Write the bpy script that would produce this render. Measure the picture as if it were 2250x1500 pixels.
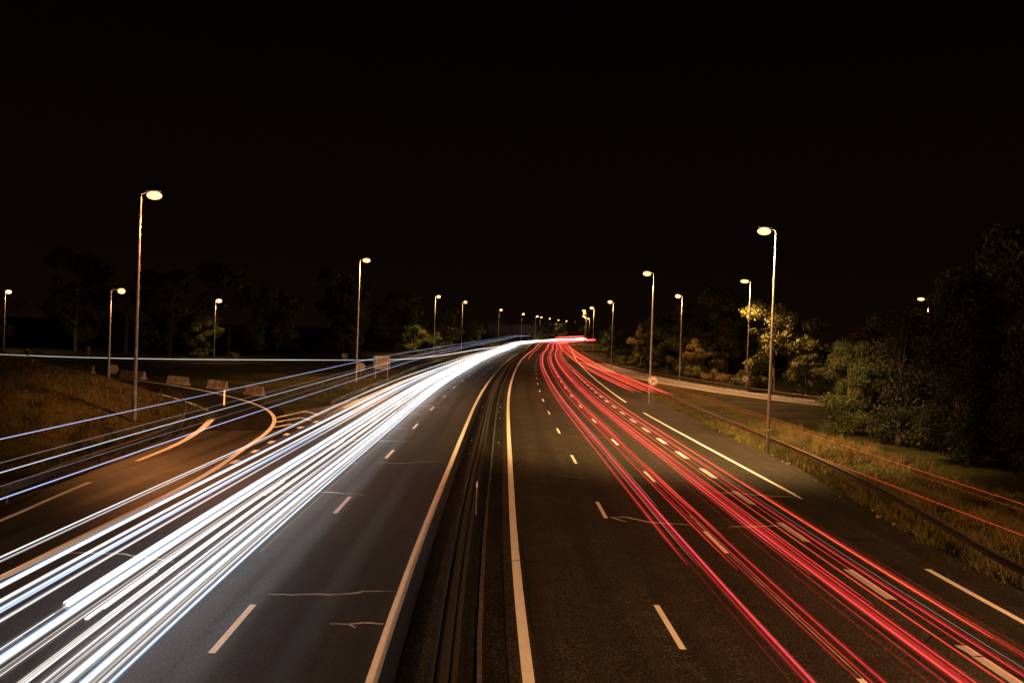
import bpy, math, random
import numpy as np
from mathutils import Vector, Matrix
random.seed(7); RNG = np.random.default_rng(7)
SC = bpy.context.scene; COL = SC.collection
for o_ in list(bpy.data.objects): bpy.data.objects.remove(o_)

# ---------------------------------------------------------------- camera
F_PX, CAM_H, PITCH, ROLL, CAM_X = 1827.55, 6.756, -0.008746, 0.035951, -1.412
cam_d = bpy.data.cameras.new('camera'); cam_d.sensor_width = 36; cam_d.lens = 36*F_PX/2250
cam_d.clip_end = 6000; cam_d.clip_start = 0.1
cam = bpy.data.objects.new('camera', cam_d); COL.objects.link(cam); SC.camera = cam
cp, sp, cr, sr = math.cos(PITCH), math.sin(PITCH), math.cos(ROLL), math.sin(ROLL)
fw = Vector((0, cp, sp)); up0 = Vector((0, -sp, cp)); x0v = Vector((1, 0, 0))
right = cr*x0v + sr*up0; up = -sr*x0v + cr*up0
M = Matrix((right, up, -fw)).transposed().to_4x4(); M.translation = Vector((CAM_X, 0, CAM_H))
cam.matrix_world = M

# ---------------------------------------------------------------- world: a black night sky with a faint warm glow low down
W = bpy.data.worlds.new('World'); SC.world = W; W.use_nodes = True
nt = W.node_tree; bg = nt.nodes['Background']
tc = nt.nodes.new('ShaderNodeTexCoord'); sx = nt.nodes.new('ShaderNodeSeparateXYZ'); rp = nt.nodes.new('ShaderNodeValToRGB')
nt.links.new(tc.outputs['Generated'], sx.inputs[0]); nt.links.new(sx.outputs['Z'], rp.inputs[0])
e = rp.color_ramp.elements
e[0].position = 0.0; e[0].color = (0.0046, 0.0021, 0.0012, 1)
e[1].position = 0.45; e[1].color = (0.0011, 0.0008, 0.0007, 1)
m_ = e.new(0.10); m_.color = (0.0026, 0.0014, 0.0009, 1)
nt.links.new(rp.outputs[0], bg.inputs[0]); bg.inputs[1].default_value = 1.0

SC.view_settings.view_transform = 'Standard'; SC.view_settings.look = 'None'
SC.view_settings.exposure = 0.0; SC.view_settings.gamma = 1.0
SC.render.engine = 'CYCLES'
cy = SC.cycles
cy.transparent_max_bounces = 96; cy.max_bounces = 4; cy.diffuse_bounces = 2; cy.glossy_bounces = 2
cy.sample_clamp_indirect = 3.0; cy.caustics_reflective = False; cy.caustics_refractive = False

# ---------------------------------------------------------------- the course of the road: (s, o) = metres along it, metres right of the inner line
KK = [0,40,80,120,160,200,240,300,360,430,500,600]
KV = [.003514,-.00014,.000625,.000314,.000206,.00053,.000225,-.000462,.000942,.001268,.000984,.000688]
ZK = [0,60,120,180,240,300,400,500]; ZV = [.001532,.003884,.005085,.007439,.007722,.013348,.00294,.011599]
CK = [0,100,200,300]; CV = [-.032844,-.038556,-.022596,-.016835]
S = np.arange(0, 620, 1.0)
_k = np.interp(S, KK, KV); _g = np.interp(S, ZK, ZV); TC = np.interp(S, CK, CV)
TH = -0.077358 + np.concatenate([[0], np.cumsum((_k[1:]+_k[:-1])/2)])
_tm = (TH[1:]+TH[:-1])/2
PX = np.concatenate([[0], np.cumsum(np.sin(_tm))]); PY = np.concatenate([[0], np.cumsum(np.cos(_tm))])
PZ = np.concatenate([[0], np.cumsum((_g[1:]+_g[:-1])/2)])
def base(s):
    s = np.asarray(s, float); a = np.minimum(s, 0); b = np.maximum(s-619, 0)
    th = np.interp(s, S, TH)
    x = np.interp(s, S, PX)+(a+b)*np.sin(th); y = np.interp(s, S, PY)+(a+b)*np.cos(th)
    return x, y, np.interp(s, S, PZ), th, np.interp(s, S, TC)
def smooth(a, b, x):
    t = np.clip((np.asarray(x, float)-a)/(b-a), 0, 1); return t*t*(3-2*t)
def prof(s, o):
    s = np.asarray(s, float); o = np.asarray(o, float)
    z = np.interp(s, S, PZ); c = np.interp(s, S, TC)
    return z + np.clip(o, -14, 14)*c - .262*smooth(-1.2, -2.3, o)
def XY(s, o):
    x, y, z, th, c = base(s); return x+o*np.cos(th), y-o*np.sin(th)
def so(x, y):
    x = np.atleast_1d(np.asarray(x, float)); y = np.atleast_1d(np.asarray(y, float))
    s = y.copy()
    for _ in range(6):
        bx, by, bz, th, c = base(s); s = s+(x-bx)*np.sin(th)+(y-by)*np.cos(th)
    bx, by, bz, th, c = base(s)
    return s, (x-bx)*np.cos(th)-(y-by)*np.sin(th)
def bank(x, y):
    r2 = ((x+48)/26.5)**2+((y-50)/22.0)**2
    m1 = 4.7*np.clip(1-r2, 0, 1)**0.8
    return m1
def woodrise(s, o):
    # ground climbs a little under the woods on either side
    return 1.2*smooth(45, 110, o) + 1.0*smooth(60, 160, -o) - 0.9*smooth(19, 24, o)*smooth(48, 38, s)
def ground(x, y):
    s, o = so(x, y)
    return prof(s, o)+bank(np.atleast_1d(x), np.atleast_1d(y))+woodrise(s, o)
def gz(x, y): return float(ground(x, y)[0])
def P3(s, o, z=0.0):
    x, y = XY(s, o); return (float(x), float(y), float(prof(s, o))+z)

# ---------------------------------------------------------------- materials
def mat(name, col=(.5,.5,.5), rough=.7, metal=0.0, spec=.5):
    m = bpy.data.materials.new(name); m.use_nodes = True
    b = m.node_tree.nodes['Principled BSDF']
    b.inputs['Base Color'].default_value = (*col, 1); b.inputs['Roughness'].default_value = rough
    b.inputs['Metallic'].default_value = metal; b.inputs['Specular IOR Level'].default_value = spec
    return m
def N(m, t, **kw):
    n = m.node_tree.nodes.new(t)
    for k, v in kw.items(): setattr(n, k, v)
    return n
def L(m, a, b): m.node_tree.links.new(a, b)
def noise(m, scale, detail=4, rough=.6, vec=None, dist=0):
    n = N(m, 'ShaderNodeTexNoise'); n.inputs['Scale'].default_value = scale; n.inputs['Detail'].default_value = detail
    n.inputs['Roughness'].default_value = rough; n.inputs['Distortion'].default_value = dist
    if vec is not None: L(m, vec, n.inputs['Vector'])
    return n
def ramp(m, src, stops):
    r = N(m, 'ShaderNodeValToRGB'); L(m, src, r.inputs[0]); el = r.color_ramp.elements
    el[0].position, el[0].color = stops[0][0], (*stops[0][1], 1)
    el[1].position, el[1].color = stops[-1][0], (*stops[-1][1], 1)
    for p_, c_ in stops[1:-1]:
        q = el.new(p_); q.color = (*c_, 1)
    return r
def mixc(m, a, b, f, mode='MIX'):
    n = N(m, 'ShaderNodeMix', data_type='RGBA', blend_type=mode)
    for i, v in ((6, a), (7, b), (0, f)):
        if hasattr(v, 'links'): L(m, v, n.inputs[i])
        elif isinstance(v, (int, float)): n.inputs[i].default_value = v
        else: n.inputs[i].default_value = (*v, 1)
    return n.outputs[2]
def bump(m, h, strength=.3, dist=.02):
    b = N(m, 'ShaderNodeBump'); b.inputs['Strength'].default_value = strength; b.inputs['Distance'].default_value = dist
    L(m, h, b.inputs['Height']); L(m, b.outputs[0], m.node_tree.nodes['Principled BSDF'].inputs['Normal'])
def PB(m): return m.node_tree.nodes['Principled BSDF']

def asphalt(name, dark, light, wear=.35, rlo=.42, rhi=.72, spec=.5):
    m = mat(name, rough=.62, spec=spec)
    tc = N(m, 'ShaderNodeTexCoord'); ob = tc.outputs['Object']
    fine = noise(m, 24, 3, .8, ob); mid = noise(m, 1.6, 5, .6, ob); big = noise(m, .14, 4, .55, ob)
    grain = ramp(m, fine.outputs[0], [(.38, tuple(c*.6 for c in dark)), (.50, light), (.58, tuple(min(1, c*2.2) for c in light)), (.68, tuple(min(1, c*7) for c in light))])
    g2 = ramp(m, mid.outputs[0], [(.3, (.72,)*3), (.7, (1.18,)*3)]); g3 = ramp(m, big.outputs[0], [(.35, (.8,)*3), (.65, (1.15,)*3)])
    c = mixc(m, grain.outputs[0], g2.outputs[0], 1.0, 'MULTIPLY'); c = mixc(m, c, g3.outputs[0], 1.0, 'MULTIPLY')
    # wheel tracks polished by traffic: stripes along the road, from the UV (offset across the road)
    uv = N(m, 'ShaderNodeUVMap'); uv.uv_map = 'road'
    sxyz = N(m, 'ShaderNodeSeparateXYZ'); L(m, uv.outputs[0], sxyz.inputs[0])
    wv = N(m, 'ShaderNodeMath', operation='MULTIPLY'); L(m, sxyz.outputs[0], wv.inputs[0]); wv.inputs[1].default_value = 2*math.pi/1.73*20
    sn = N(m, 'ShaderNodeMath', operation='SINE'); L(m, wv.outputs[0], sn.inputs[0])
    track = ramp(m, sn.outputs[0], [(0.0, (.0,)*3), (.9, (1.,)*3)])
    st = noise(m, 1, 3, .5)
    mp = N(m, 'ShaderNodeMapping'); L(m, uv.outputs[0], mp.inputs[0]); mp.inputs['Scale'].default_value = (60, 1.4, 1); L(m, mp.outputs[0], st.inputs['Vector'])
    stc = ramp(m, st.outputs[0], [(.3, (.82,)*3), (.7, (1.12,)*3)])
    c = mixc(m, c, stc.outputs[0], 1.0, 'MULTIPLY')
    c = mixc(m, c, mixc(m, (1, 1, 1), (.78, .78, .78), track.outputs[0]), 1.0, 'MULTIPLY')
    L(m, c, PB(m).inputs['Base Color'])
    r0 = N(m, 'ShaderNodeMapRange'); L(m, fine.outputs[0], r0.inputs[0]); r0.inputs[3].default_value = rhi; r0.inputs[4].default_value = rlo
    r1 = N(m, 'ShaderNodeMath', operation='MULTIPLY_ADD'); L(m, track.outputs[0], r1.inputs[0]); r1.inputs[1].default_value = -.12*wear/.35; L(m, r0.outputs[0], r1.inputs[2])
    L(m, r1.outputs[0], PB(m).inputs['Roughness'])
    bump(m, fine.outputs[0], .6, .012)
    return m
M_ASPH = asphalt('asphalt', (.009, .0078, .0064), (.026, .022, .0175), .12, .74, .92, .08)
M_ASPHL = asphalt('left_asphalt', (.004, .0039, .0038), (.013, .0124, .012), .5, .42, .78, .45)
M_ASPH2 = asphalt('slip_asphalt', (.004, .0035, .003), (.010, .0085, .007), .1, .78, .95, .06)
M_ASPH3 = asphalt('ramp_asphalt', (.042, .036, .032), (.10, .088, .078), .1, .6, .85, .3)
M_SHOULDER = asphalt('median_asphalt', (.007, .006, .0055), (.016, .014, .012), .05, .8, .95, .05)

def grassm():
    m = mat('ground_soil', rough=.95, spec=.1)
    ob = N(m, 'ShaderNodeTexCoord').outputs['Object']
    a = noise(m, .22, 5, .6, ob); b = noise(m, 2.3, 6, .7, ob); f = noise(m, 22, 3, .7, ob)
    c1 = ramp(m, a.outputs[0], [(.36, (.014, .012, .006)), (.45, (.034, .033, .010)), (.55, (.052, .052, .015)), (.66, (.060, .034, .015))])
    c2 = ramp(m, b.outputs[0], [(.3, (.45,)*3), (.55, (1.0,)*3), (.75, (1.5, 1.4, 1.2))])
    c3 = ramp(m, f.outputs[0], [(.3, (.45,)*3), (.7, (1.5,)*3)])
    c = mixc(m, c1.outputs[0], c2.outputs[0], 1.0, 'MULTIPLY'); c = mixc(m, c, c3.outputs[0], 1.0, 'MULTIPLY')
    L(m, c, PB(m).inputs['Base Color'])
    ad = N(m, 'ShaderNodeMath', operation='ADD'); L(m, b.outputs[0], ad.inputs[0]); L(m, f.outputs[0], ad.inputs[1])
    bump(m, ad.outputs[0], .9, .12)
    return m
M_GROUND = grassm()

def paint(name, col, worn=.5):
    m = mat(name, col, .55, 0, .4)
    ob = N(m, 'ShaderNodeTexCoord').outputs['Object']
    f = noise(m, 26, 4, .75, ob); g = noise(m, 1.3, 4, .6, ob)
    c1 = ramp(m, f.outputs[0], [(.30, tuple(c*.42 for c in col)), (.42, col), (.8, tuple(min(1, c*1.05) for c in col))])
    c2 = ramp(m, g.outputs[0], [(.3, (.75,)*3), (.6, (1.0,)*3)])
    L(m, mixc(m, c1.outputs[0], c2.outputs[0], worn, 'MULTIPLY'), PB(m).inputs['Base Color'])
    bump(m, f.outputs[0], .25, .004)
    return m
M_PAINT = paint('white_road_paint', (.86, .84, .80), .35)
M_SEAL_SHADOW = mat('bitumen_and_shadow', (.011, .010, .010), .34, 0, .5)
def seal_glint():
    m = mat('polished_crack_seal', (.60, .58, .56), .22, 0, .8)  # pale base colour stands in for glints on dark bitumen
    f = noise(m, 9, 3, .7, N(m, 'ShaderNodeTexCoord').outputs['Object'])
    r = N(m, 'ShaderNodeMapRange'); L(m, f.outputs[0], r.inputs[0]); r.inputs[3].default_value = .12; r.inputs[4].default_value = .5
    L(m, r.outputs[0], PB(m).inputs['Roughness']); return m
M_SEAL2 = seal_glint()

def metalm(name, col, rough=.45, metal=.75, rust=.0):
    m = mat(name, col, rough, metal)
    ob = N(m, 'ShaderNodeTexCoord').outputs['Object']
    g = noise(m, 3.0, 6, .7, ob)
    c = ramp(m, g.outputs[0], [(.3, tuple(v*.55 for v in col)), (.6, col), (.8, tuple(min(1, v*1.25) for v in col))])
    L(m, c.outputs[0], PB(m).inputs['Base Color'])
    r = N(m, 'ShaderNodeMapRange'); L(m, g.outputs[0], r.inputs[0]); r.inputs[3].default_value = rough-.12; r.inputs[4].default_value = rough+.25
    L(m, r.outputs[0], PB(m).inputs['Roughness']); return m
M_GALV = metalm('galvanised_steel', (.36, .35, .33), .5, .7)
M_POLE = metalm('pole_paint', (.34, .32, .29), .5, .25)
M_RAIL = metalm('weathered_guard_rail', (.065, .055, .047), .6, .4)
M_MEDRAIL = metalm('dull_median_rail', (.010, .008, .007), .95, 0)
M_HOUSING = mat('lamp_housing', (.20, .19, .18), .5, .3)
def concretem(name, col):
    m = mat(name, col, .9, 0, .2)
    ob = N(m, 'ShaderNodeTexCoord').outputs['Object']
    g = noise(m, 1.7, 6, .7, ob); f = noise(m, 18, 4, .7, ob)
    mp = N(m, 'ShaderNodeMapping'); L(m, ob, mp.inputs[0]); mp.inputs['Scale'].default_value = (5, 5, .35)
    s = noise(m, 1.2, 4, .6, mp.outputs[0])
    c = ramp(m, g.outputs[0], [(.3, tuple(v*.5 for v in col)), (.65, col)])
    c2 = ramp(m, s.outputs[0], [(.35, (.45,)*3), (.6, (1.1,)*3)])
    L(m, mixc(m, c.outputs[0], c2.outputs[0], .9, 'MULTIPLY'), PB(m).inputs['Base Color']); bump(m, f.outputs[0], .4, .01); return m
M_CONC = concretem('stained_concrete', (.34, .28, .21))
M_KERB = concretem('kerb_concrete', (.13, .11, .09))
M_CONC2 = concretem('bridge_concrete', (.17, .14, .11))
M_BARK = mat('bark', (.075, .058, .042), .95, 0, .1); bump(M_BARK, noise(M_BARK, 7, 6, .7, N(M_BARK, 'ShaderNodeTexCoord').outputs['Object']).outputs[0], .7, .05)
def leafm(name, c1, c2):
    m = mat(name, c1, .6, 0, .25)
    g = noise(m, .55, 3, .6, N(m, 'ShaderNodeTexCoord').outputs['Object'])
    h = noise(m, 5, 2, .6, N(m, 'ShaderNodeTexCoord').outputs['Object'])
    a = mixc(m, g.outputs[0], h.outputs[0], .5)
    r = ramp(m, a, [(.38, c1), (.60, c2)]); L(m, r.outputs[0], PB(m).inputs['Base Color'])
    PB(m).inputs['Transmission Weight'].default_value = 0
    return m
M_LEAF = leafm('broad_leaves', (.040, .055, .014), (.15, .16, .040))
M_LEAF2 = leafm('autumn_leaves', (.060, .050, .014), (.17, .13, .036))
M_IVY = leafm('ivy_leaves', (.026, .036, .012), (.080, .085, .024))
M_BLADE = leafm('grass_blades', (.022, .026, .008), (.075, .065, .022))
M_BLADE2 = leafm('bright_blades', (.06, .060, .016), (.17, .15, .045))  # brightened copy of the grass blade colours, used on the right verge
M_DRY = leafm('dry_stems', (.07, .055, .02), (.20, .15, .06))
M_SIGNW = mat('sign_white', (.88, .86, .82), .4); M_SIGNR = mat('sign_red', (.50, .03, .03), .4); M_SIGNK = mat('sign_black', (.015,)*3, .4)
M_SIGNB = metalm('sign_back', (.26, .20, .13), .5, .3)
M_RIB = metalm('dark_rib', (.07, .055, .04), .6, .3)
M_LIT = mat('litter_plastic', (.6, .58, .55), .5)
def emit(name, col, strength):
    m = bpy.data.materials.new(name); m.use_nodes = True; t = m.node_tree
    t.nodes.clear(); o = t.nodes.new('ShaderNodeOutputMaterial'); e = t.nodes.new('ShaderNodeEmission')
    e.inputs[0].default_value = (*col, 1); e.inputs[1].default_value = strength; t.links.new(e.outputs[0], o.inputs[0]); return m
M_BOWL = emit('sodium_bowl', (1.0, .44, .11), 5.5)
M_BOWL2 = emit('sodium_bowl_far', (1.0, .40, .09), 12)
def glow(name, col, strength, vary=.5, scale=.05):
    # light streak: gives off light along its length and lets what lies behind show through
    m = bpy.data.materials.new(name); m.use_nodes = True; t = m.node_tree; t.nodes.clear()
    o = t.nodes.new('ShaderNodeOutputMaterial'); e = t.nodes.new('ShaderNodeEmission'); tr = t.nodes.new('ShaderNodeBsdfTransparent'); a = t.nodes.new('ShaderNodeAddShader')
    e.inputs[0].default_value = (*col, 1)
    n = t.nodes.new('ShaderNodeTexNoise'); n.inputs['Scale'].default_value = scale; n.inputs['Detail'].default_value = 3
    g = t.nodes.new('ShaderNodeTexCoord'); t.links.new(g.outputs['Object'], n.inputs['Vector'])
    mr = t.nodes.new('ShaderNodeMapRange'); t.links.new(n.outputs[0], mr.inputs[0]); mr.inputs[1].default_value = .3; mr.inputs[2].default_value = .7
    mr.inputs[3].default_value = strength*(1-vary)/2; mr.inputs[4].default_value = strength*(1+vary)/2
    t.links.new(mr.outputs[0], e.inputs[1]); t.links.new(e.outputs[0], a.inputs[0]); t.links.new(tr.outputs[0], a.inputs[1]); t.links.new(a.outputs[0], o.inputs[0])
    return m

# ---------------------------------------------------------------- helpers
def link(name, me, parent=None, mats=()):
    o = bpy.data.objects.new(name, me); COL.objects.link(o)
    for m in mats: me.materials.append(m)
    if parent is not None: o.parent = parent
    return o
def mesh(name, v, f, m=None, parent=None, smooth_=False, mi=None, mats=None):
    me = bpy.data.meshes.new(name); me.from_pydata([tuple(map(float, p)) for p in v], [], f)
    for mm in (mats or ([m] if m else [])): me.materials.append(mm)
    if mi is not None: me.polygons.foreach_set('material_index', mi)
    if smooth_: me.polygons.foreach_set('use_smooth', [True]*len(me.polygons))
    me.update(); o = bpy.data.objects.new(name, me); COL.objects.link(o)
    if parent is not None: o.parent = parent
    return o
def tag(o, label=None, cat=None, group=None, kind=None):
    if label: o['label'] = label
    if cat: o['category'] = cat
    if group: o['group'] = group
    if kind: o['kind'] = kind
    return o
def empty(name, loc, rz=0.0):
    o = bpy.data.objects.new(name, None); COL.objects.link(o); o.location = loc; o.rotation_euler = (0, 0, rz); o.empty_display_size = .3; return o
def copy_tree(o, parent=None):
    c = o.copy(); COL.objects.link(c)
    if parent is not None: c.parent = parent
    for ch in list(o.children): copy_tree(ch, c)
    return c
class MB:
    def __init__(s): s.v = []; s.f = []; s.mi = []
    def add(s, v, f, mi=0):
        b = len(s.v); s.v += [tuple(p) for p in v]; s.f += [tuple(i+b for i in q) for q in f]; s.mi += [mi]*len(f)
    def box(s, c, d, mi=0, rz=0.0):
        x, y, z = (k/2 for k in d); ca, sa = math.cos(rz), math.sin(rz); v = []
        for k in (-1, 1):
            for a, b in ((-1, -1), (1, -1), (1, 1), (-1, 1)):
                px, py = a*x, b*y; v.append((c[0]+px*ca-py*sa, c[1]+px*sa+py*ca, c[2]+k*z))
        s.add(v, [(3, 2, 1, 0), (4, 5, 6, 7), (0, 1, 5, 4), (1, 2, 6, 5), (2, 3, 7, 6), (3, 0, 4, 7)], mi)
    def tube(s, pts, rad, n=8, mi=0, caps=True):
        pts = [Vector(p) for p in pts]; rings = []; b = len(s.v)
        if not hasattr(rad, '__len__'): rad = [rad]*len(pts)
        for i, p in enumerate(pts):
            t = (pts[min(i+1, len(pts)-1)]-pts[max(i-1, 0)]).normalized()
            a = t.cross(Vector((0, 0, 1)) if abs(t.z) < .95 else Vector((1, 0, 0))).normalized(); c = t.cross(a)
            for k in range(n):
                an = 2*math.pi*k/n; s.v.append(tuple(p+(a*math.cos(an)+c*math.sin(an))*rad[i]))
        for i in range(len(pts)-1):
            for k in range(n):
                s.f.append((b+i*n+k, b+i*n+(k+1) % n, b+(i+1)*n+(k+1) % n, b+(i+1)*n+k)); s.mi.append(mi)
        if caps:
            s.f.append(tuple(b+k for k in range(n))); s.mi.append(mi)
            s.f.append(tuple(b+(len(pts)-1)*n+k for k in reversed(range(n)))); s.mi.append(mi)
    def build(s, name, m=None, parent=None, mats=None, sm=False): return mesh(name, s.v, s.f, m, parent, sm, s.mi, mats)
def roadsheet(name, ss, left, right_, dz, m, ncol=8, kind='structure'):
    v = []; f = []; uv = []
    for i, s_ in enumerate(ss):
        lo, hi = left(s_), right_(s_)
        for j in range(ncol+1):
            o_ = lo+(hi-lo)*j/ncol; v.append(P3(s_, o_, dz)); uv.append((o_/20, s_/20))
    for i in range(len(ss)-1):
        for j in range(ncol):
            a = i*(ncol+1)+j; f.append((a, a+1, a+ncol+2, a+ncol+1))
    o = mesh(name, v, f, m); lay = o.data.uv_layers.new(name='road')
    idx = np.empty(len(o.data.loops), int); o.data.loops.foreach_get('vertex_index', idx)
    lay.data.foreach_set('uv', np.array(uv)[idx].ravel()); tag(o, kind=kind); return o

# ---------------------------------------------------------------- ground
redge_ = lambda s_: float(np.interp(s_, [-60, 25, 30, 36, 48, 62, 95, 122, 150, 200, 260, 700], [15.3, 15.3, 15.2, 15.6, 16.7, 16.7, 16.9, 17.0, 17.6, 17.8, 15.4, 15.2]))
ledge_ = lambda s_: float(np.interp(s_, [-60, 28, 36, 46, 51, 56, 60, 66, 75, 150, 200, 245, 262, 700], [-17.4, -17.6, -17.9, -18.9, -19.4, -19.0, -17.2, -14.7, -13.4, -13.5, -14.6, -14.2, -13.4, -13.4]))
srow = sorted(set([-90, -60, -40, -20] + list(np.arange(-10, 130, 2.0)) + list(np.arange(130, 330, 5.0)) + list(np.arange(330, 640, 15.0)) + [700, 800, 950, 1200, 1600, 2200]))
ocol = sorted(set([-900, -500, -300, -220, -170, -130, -105] + list(np.arange(-90, -24, 2.0)) + list(np.arange(-24, -16, 1.0)) + [-15.5, -14, -12, -8, -4, -2.6, -2.2, -1.9, -1.2, -1.0, -.4, 0, 4, 8, 12, 14, 14.5] + list(np.arange(15, 48, 1.0)) + list(np.arange(48, 100, 4.0)) + [110, 130, 160, 220, 300, 500, 900]))
vv = []; ff = []
SS, OO = np.meshgrid(srow, ocol, indexing='ij'); GX, GY = XY(SS, OO)
_, _o2 = 0, 0
GZ = prof(SS, OO)+bank(GX, GY)+woodrise(SS, OO)-.03
onroad = (OO > np.vectorize(ledge_)(SS)-.2) & (OO < np.vectorize(redge_)(SS)-.1)
GZ = np.where(onroad, GZ-.05, GZ)
offr = ~onroad
GZ = GZ+np.where(offr & (SS < 260), RNG.uniform(-.06, .0, GZ.shape), 0)
nc = len(ocol); vv = np.stack([GX, GY, GZ], -1).reshape(-1, 3)
ff = [(i*nc+j, i*nc+j+1, (i+1)*nc+j+1, (i+1)*nc+j) for i in range(len(srow)-1) for j in range(nc-1)]
g_o = mesh('ground', vv, ff, M_GROUND, smooth_=True); tag(g_o, kind='structure')
# the same ground far out to the horizon, a step lower
fo = mesh('far_ground', [(-6000, -3000, -9), (6000, -3000, -9), (6000, 9000, -9), (-6000, 9000, -9)], [(0, 1, 2, 3)], M_GROUND); tag(fo, kind='structure')

# ---------------------------------------------------------------- roads
S_FINE = sorted(set(list(np.arange(-60, 140, 2.0)) + list(np.arange(140, 360, 4.0)) + list(np.arange(360, 640, 8.0)) + [660, 700, 760]))
redge = lambda s_: float(np.interp(s_, [-60, 25, 30, 36, 48, 62, 95, 122, 150, 200, 260, 700], [15.3, 15.3, 15.2, 15.6, 16.7, 16.7, 16.9, 17.0, 17.6, 17.8, 15.4, 15.2]))
ledge = lambda s_: float(np.interp(s_, [-60, 28, 36, 46, 51, 56, 60, 66, 75, 150, 200, 245, 262, 700], [-17.4, -17.6, -17.9, -18.9, -19.4, -19.0, -17.2, -14.7, -13.4, -13.5, -14.6, -14.2, -13.4, -13.4]))
roadsheet('right_carriageway', S_FINE, lambda s_: -.38, redge, .02, M_ASPH, 12)
roadsheet('left_carriageway', S_FINE, ledge, lambda s_: -2.62, .02, M_ASPHL, 12)
# dark surfaced strip of the central reservation
roadsheet('median_strip', S_FINE, lambda s_: -2.62, lambda s_: -.38, .0, M_SHOULDER, 8)

kb = MB(); kv = []
for s_ in S_FINE:
    if s_ > 380: break
    for o_, z_ in ((-1.02, -.02), (-1.02, .045), (-.93, .045), (-.91, -.02)): kv.append(P3(s_, o_+.012*math.sin(s_*1.7), z_+random.uniform(-.008, .008)))
nk = len(kv)//4; kb.add(kv, [(4*i+k, 4*i+k+1, 4*i+k+5, 4*i+k+4) for i in range(nk-1) for k in range(3)])
tag(kb.build('median_kerb', M_KERB), kind='structure')

def resample(pts, step=1.0):
    pts = [np.array(p, float) for p in pts]
    # Catmull-Rom through the points
    out = []
    for i in range(len(pts)-1):
        p0 = pts[max(i-1, 0)]; p1 = pts[i]; p2 = pts[i+1]; p3 = pts[min(i+2, len(pts)-1)]
        n = max(2, int(np.linalg.norm(p2-p1)/step))
        for k in range(n):
            t = k/n; out.append(.5*((2*p1)+(-p0+p2)*t+(2*p0-5*p1+4*p2-p3)*t*t+(-p0+3*p1-3*p2+p3)*t**3))
    out.append(pts[-1]); return out
def ribbon(pts, w, dz, mb, step=1.0, follow=True):
    q = resample(pts, step); v = []; n = len(q)
    for i, p in enumerate(q):
        t = q[min(i+1, n-1)]-q[max(i-1, 0)]; t = t/np.linalg.norm(t); nr = np.array([t[1], -t[0]])
        ww = w(i/(n-1)) if callable(w) else w
        for sgn in (-.5, .5):
            x, y = p+nr*ww*sgn; v.append((x, y, gz(x, y)+dz))
    mb.add(v, [(2*i, 2*i+1, 2*i+3, 2*i+2) for i in range(n-1)])
def strip_between(name, A, B, dz, m, nn=60, ncol=6):
    A = resample(A, .8); B = resample(B, .8)
    def at(Q, t):
        d = np.concatenate([[0], np.cumsum([np.linalg.norm(Q[i+1]-Q[i]) for i in range(len(Q)-1)])]); x = t*d[-1]
        return np.array([np.interp(x, d, [q[0] for q in Q]), np.interp(x, d, [q[1] for q in Q])])
    v = []; uv = []
    for i in range(nn+1):
        a, b = at(A, i/nn), at(B, i/nn)
        for j in range(ncol+1):
            x, y = a+(b-a)*j/ncol; v.append((x, y, gz(x, y)+dz)); uv.append((j/ncol*.3, i*.05))
    f = [(i*(ncol+1)+j, i*(ncol+1)+j+1, (i+1)*(ncol+1)+j+1, (i+1)*(ncol+1)+j) for i in range(nn) for j in range(ncol)]
    o = mesh(name, v, f, m); lay = o.data.uv_layers.new(name='road'); idx = np.empty(len(o.data.loops), int); o.data.loops.foreach_get('vertex_index', idx)
    lay.data.foreach_set('uv', np.array(uv)[idx].ravel()); tag(o, kind='structure'); return o
# loop slip road leaving to the left
strip_between('slip_road', [(-15.2, 51), (-16.3, 55.5), (-18.0, 61.2), (-20.3, 66), (-23.6, 71), (-29.1, 77.8), (-35.5, 84), (-41.8, 88.4), (-48, 92.1), (-62, 98.2), (-80, 104), (-100, 108)],
              [(-21.0, 48.5), (-21.6, 52), (-24.3, 58.9), (-28.3, 64.6), (-33.0, 69.8), (-37.0, 74), (-43, 79.0), (-50, 83), (-57, 86.4), (-68, 90.5), (-84, 95.5), (-100, 99.5)], .024, M_ASPH2)
# ramp far left, leaving the left carriageway
RAMP_L = [(-8.6, 262), (-13.2, 228), (-15.8, 200), (-18.8, 173), (-24.5, 149), (-38, 133.0), (-50, 123.4), (-61, 118.6), (-75, 116.6), (-100, 117), (-150, 120)]
def offset(pts, d):
    q = [np.array(p, float) for p in pts]; r = []
    for i, p in enumerate(q):
        t = q[min(i+1, len(q)-1)]-q[max(i-1, 0)]; t /= np.linalg.norm(t); r.append(p+np.array([t[1], -t[0]])*d)
    return r
strip_between('left_ramp', offset(RAMP_L, -2.6), offset(RAMP_L, 2.6), .03, M_ASPH2, 90)
# ramp on the right that runs in beside the main road
RAMP_R = [(17.6, 200), (19.5, 168), (22.4, 140), (25.3, 126), (29.6, 111.5), (35.2, 100), (44, 88), (56, 76)]
strip_between('right_ramp', offset(RAMP_R, -3.2), offset(RAMP_R, 3.2), .03, M_ASPH3, 80)

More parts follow.
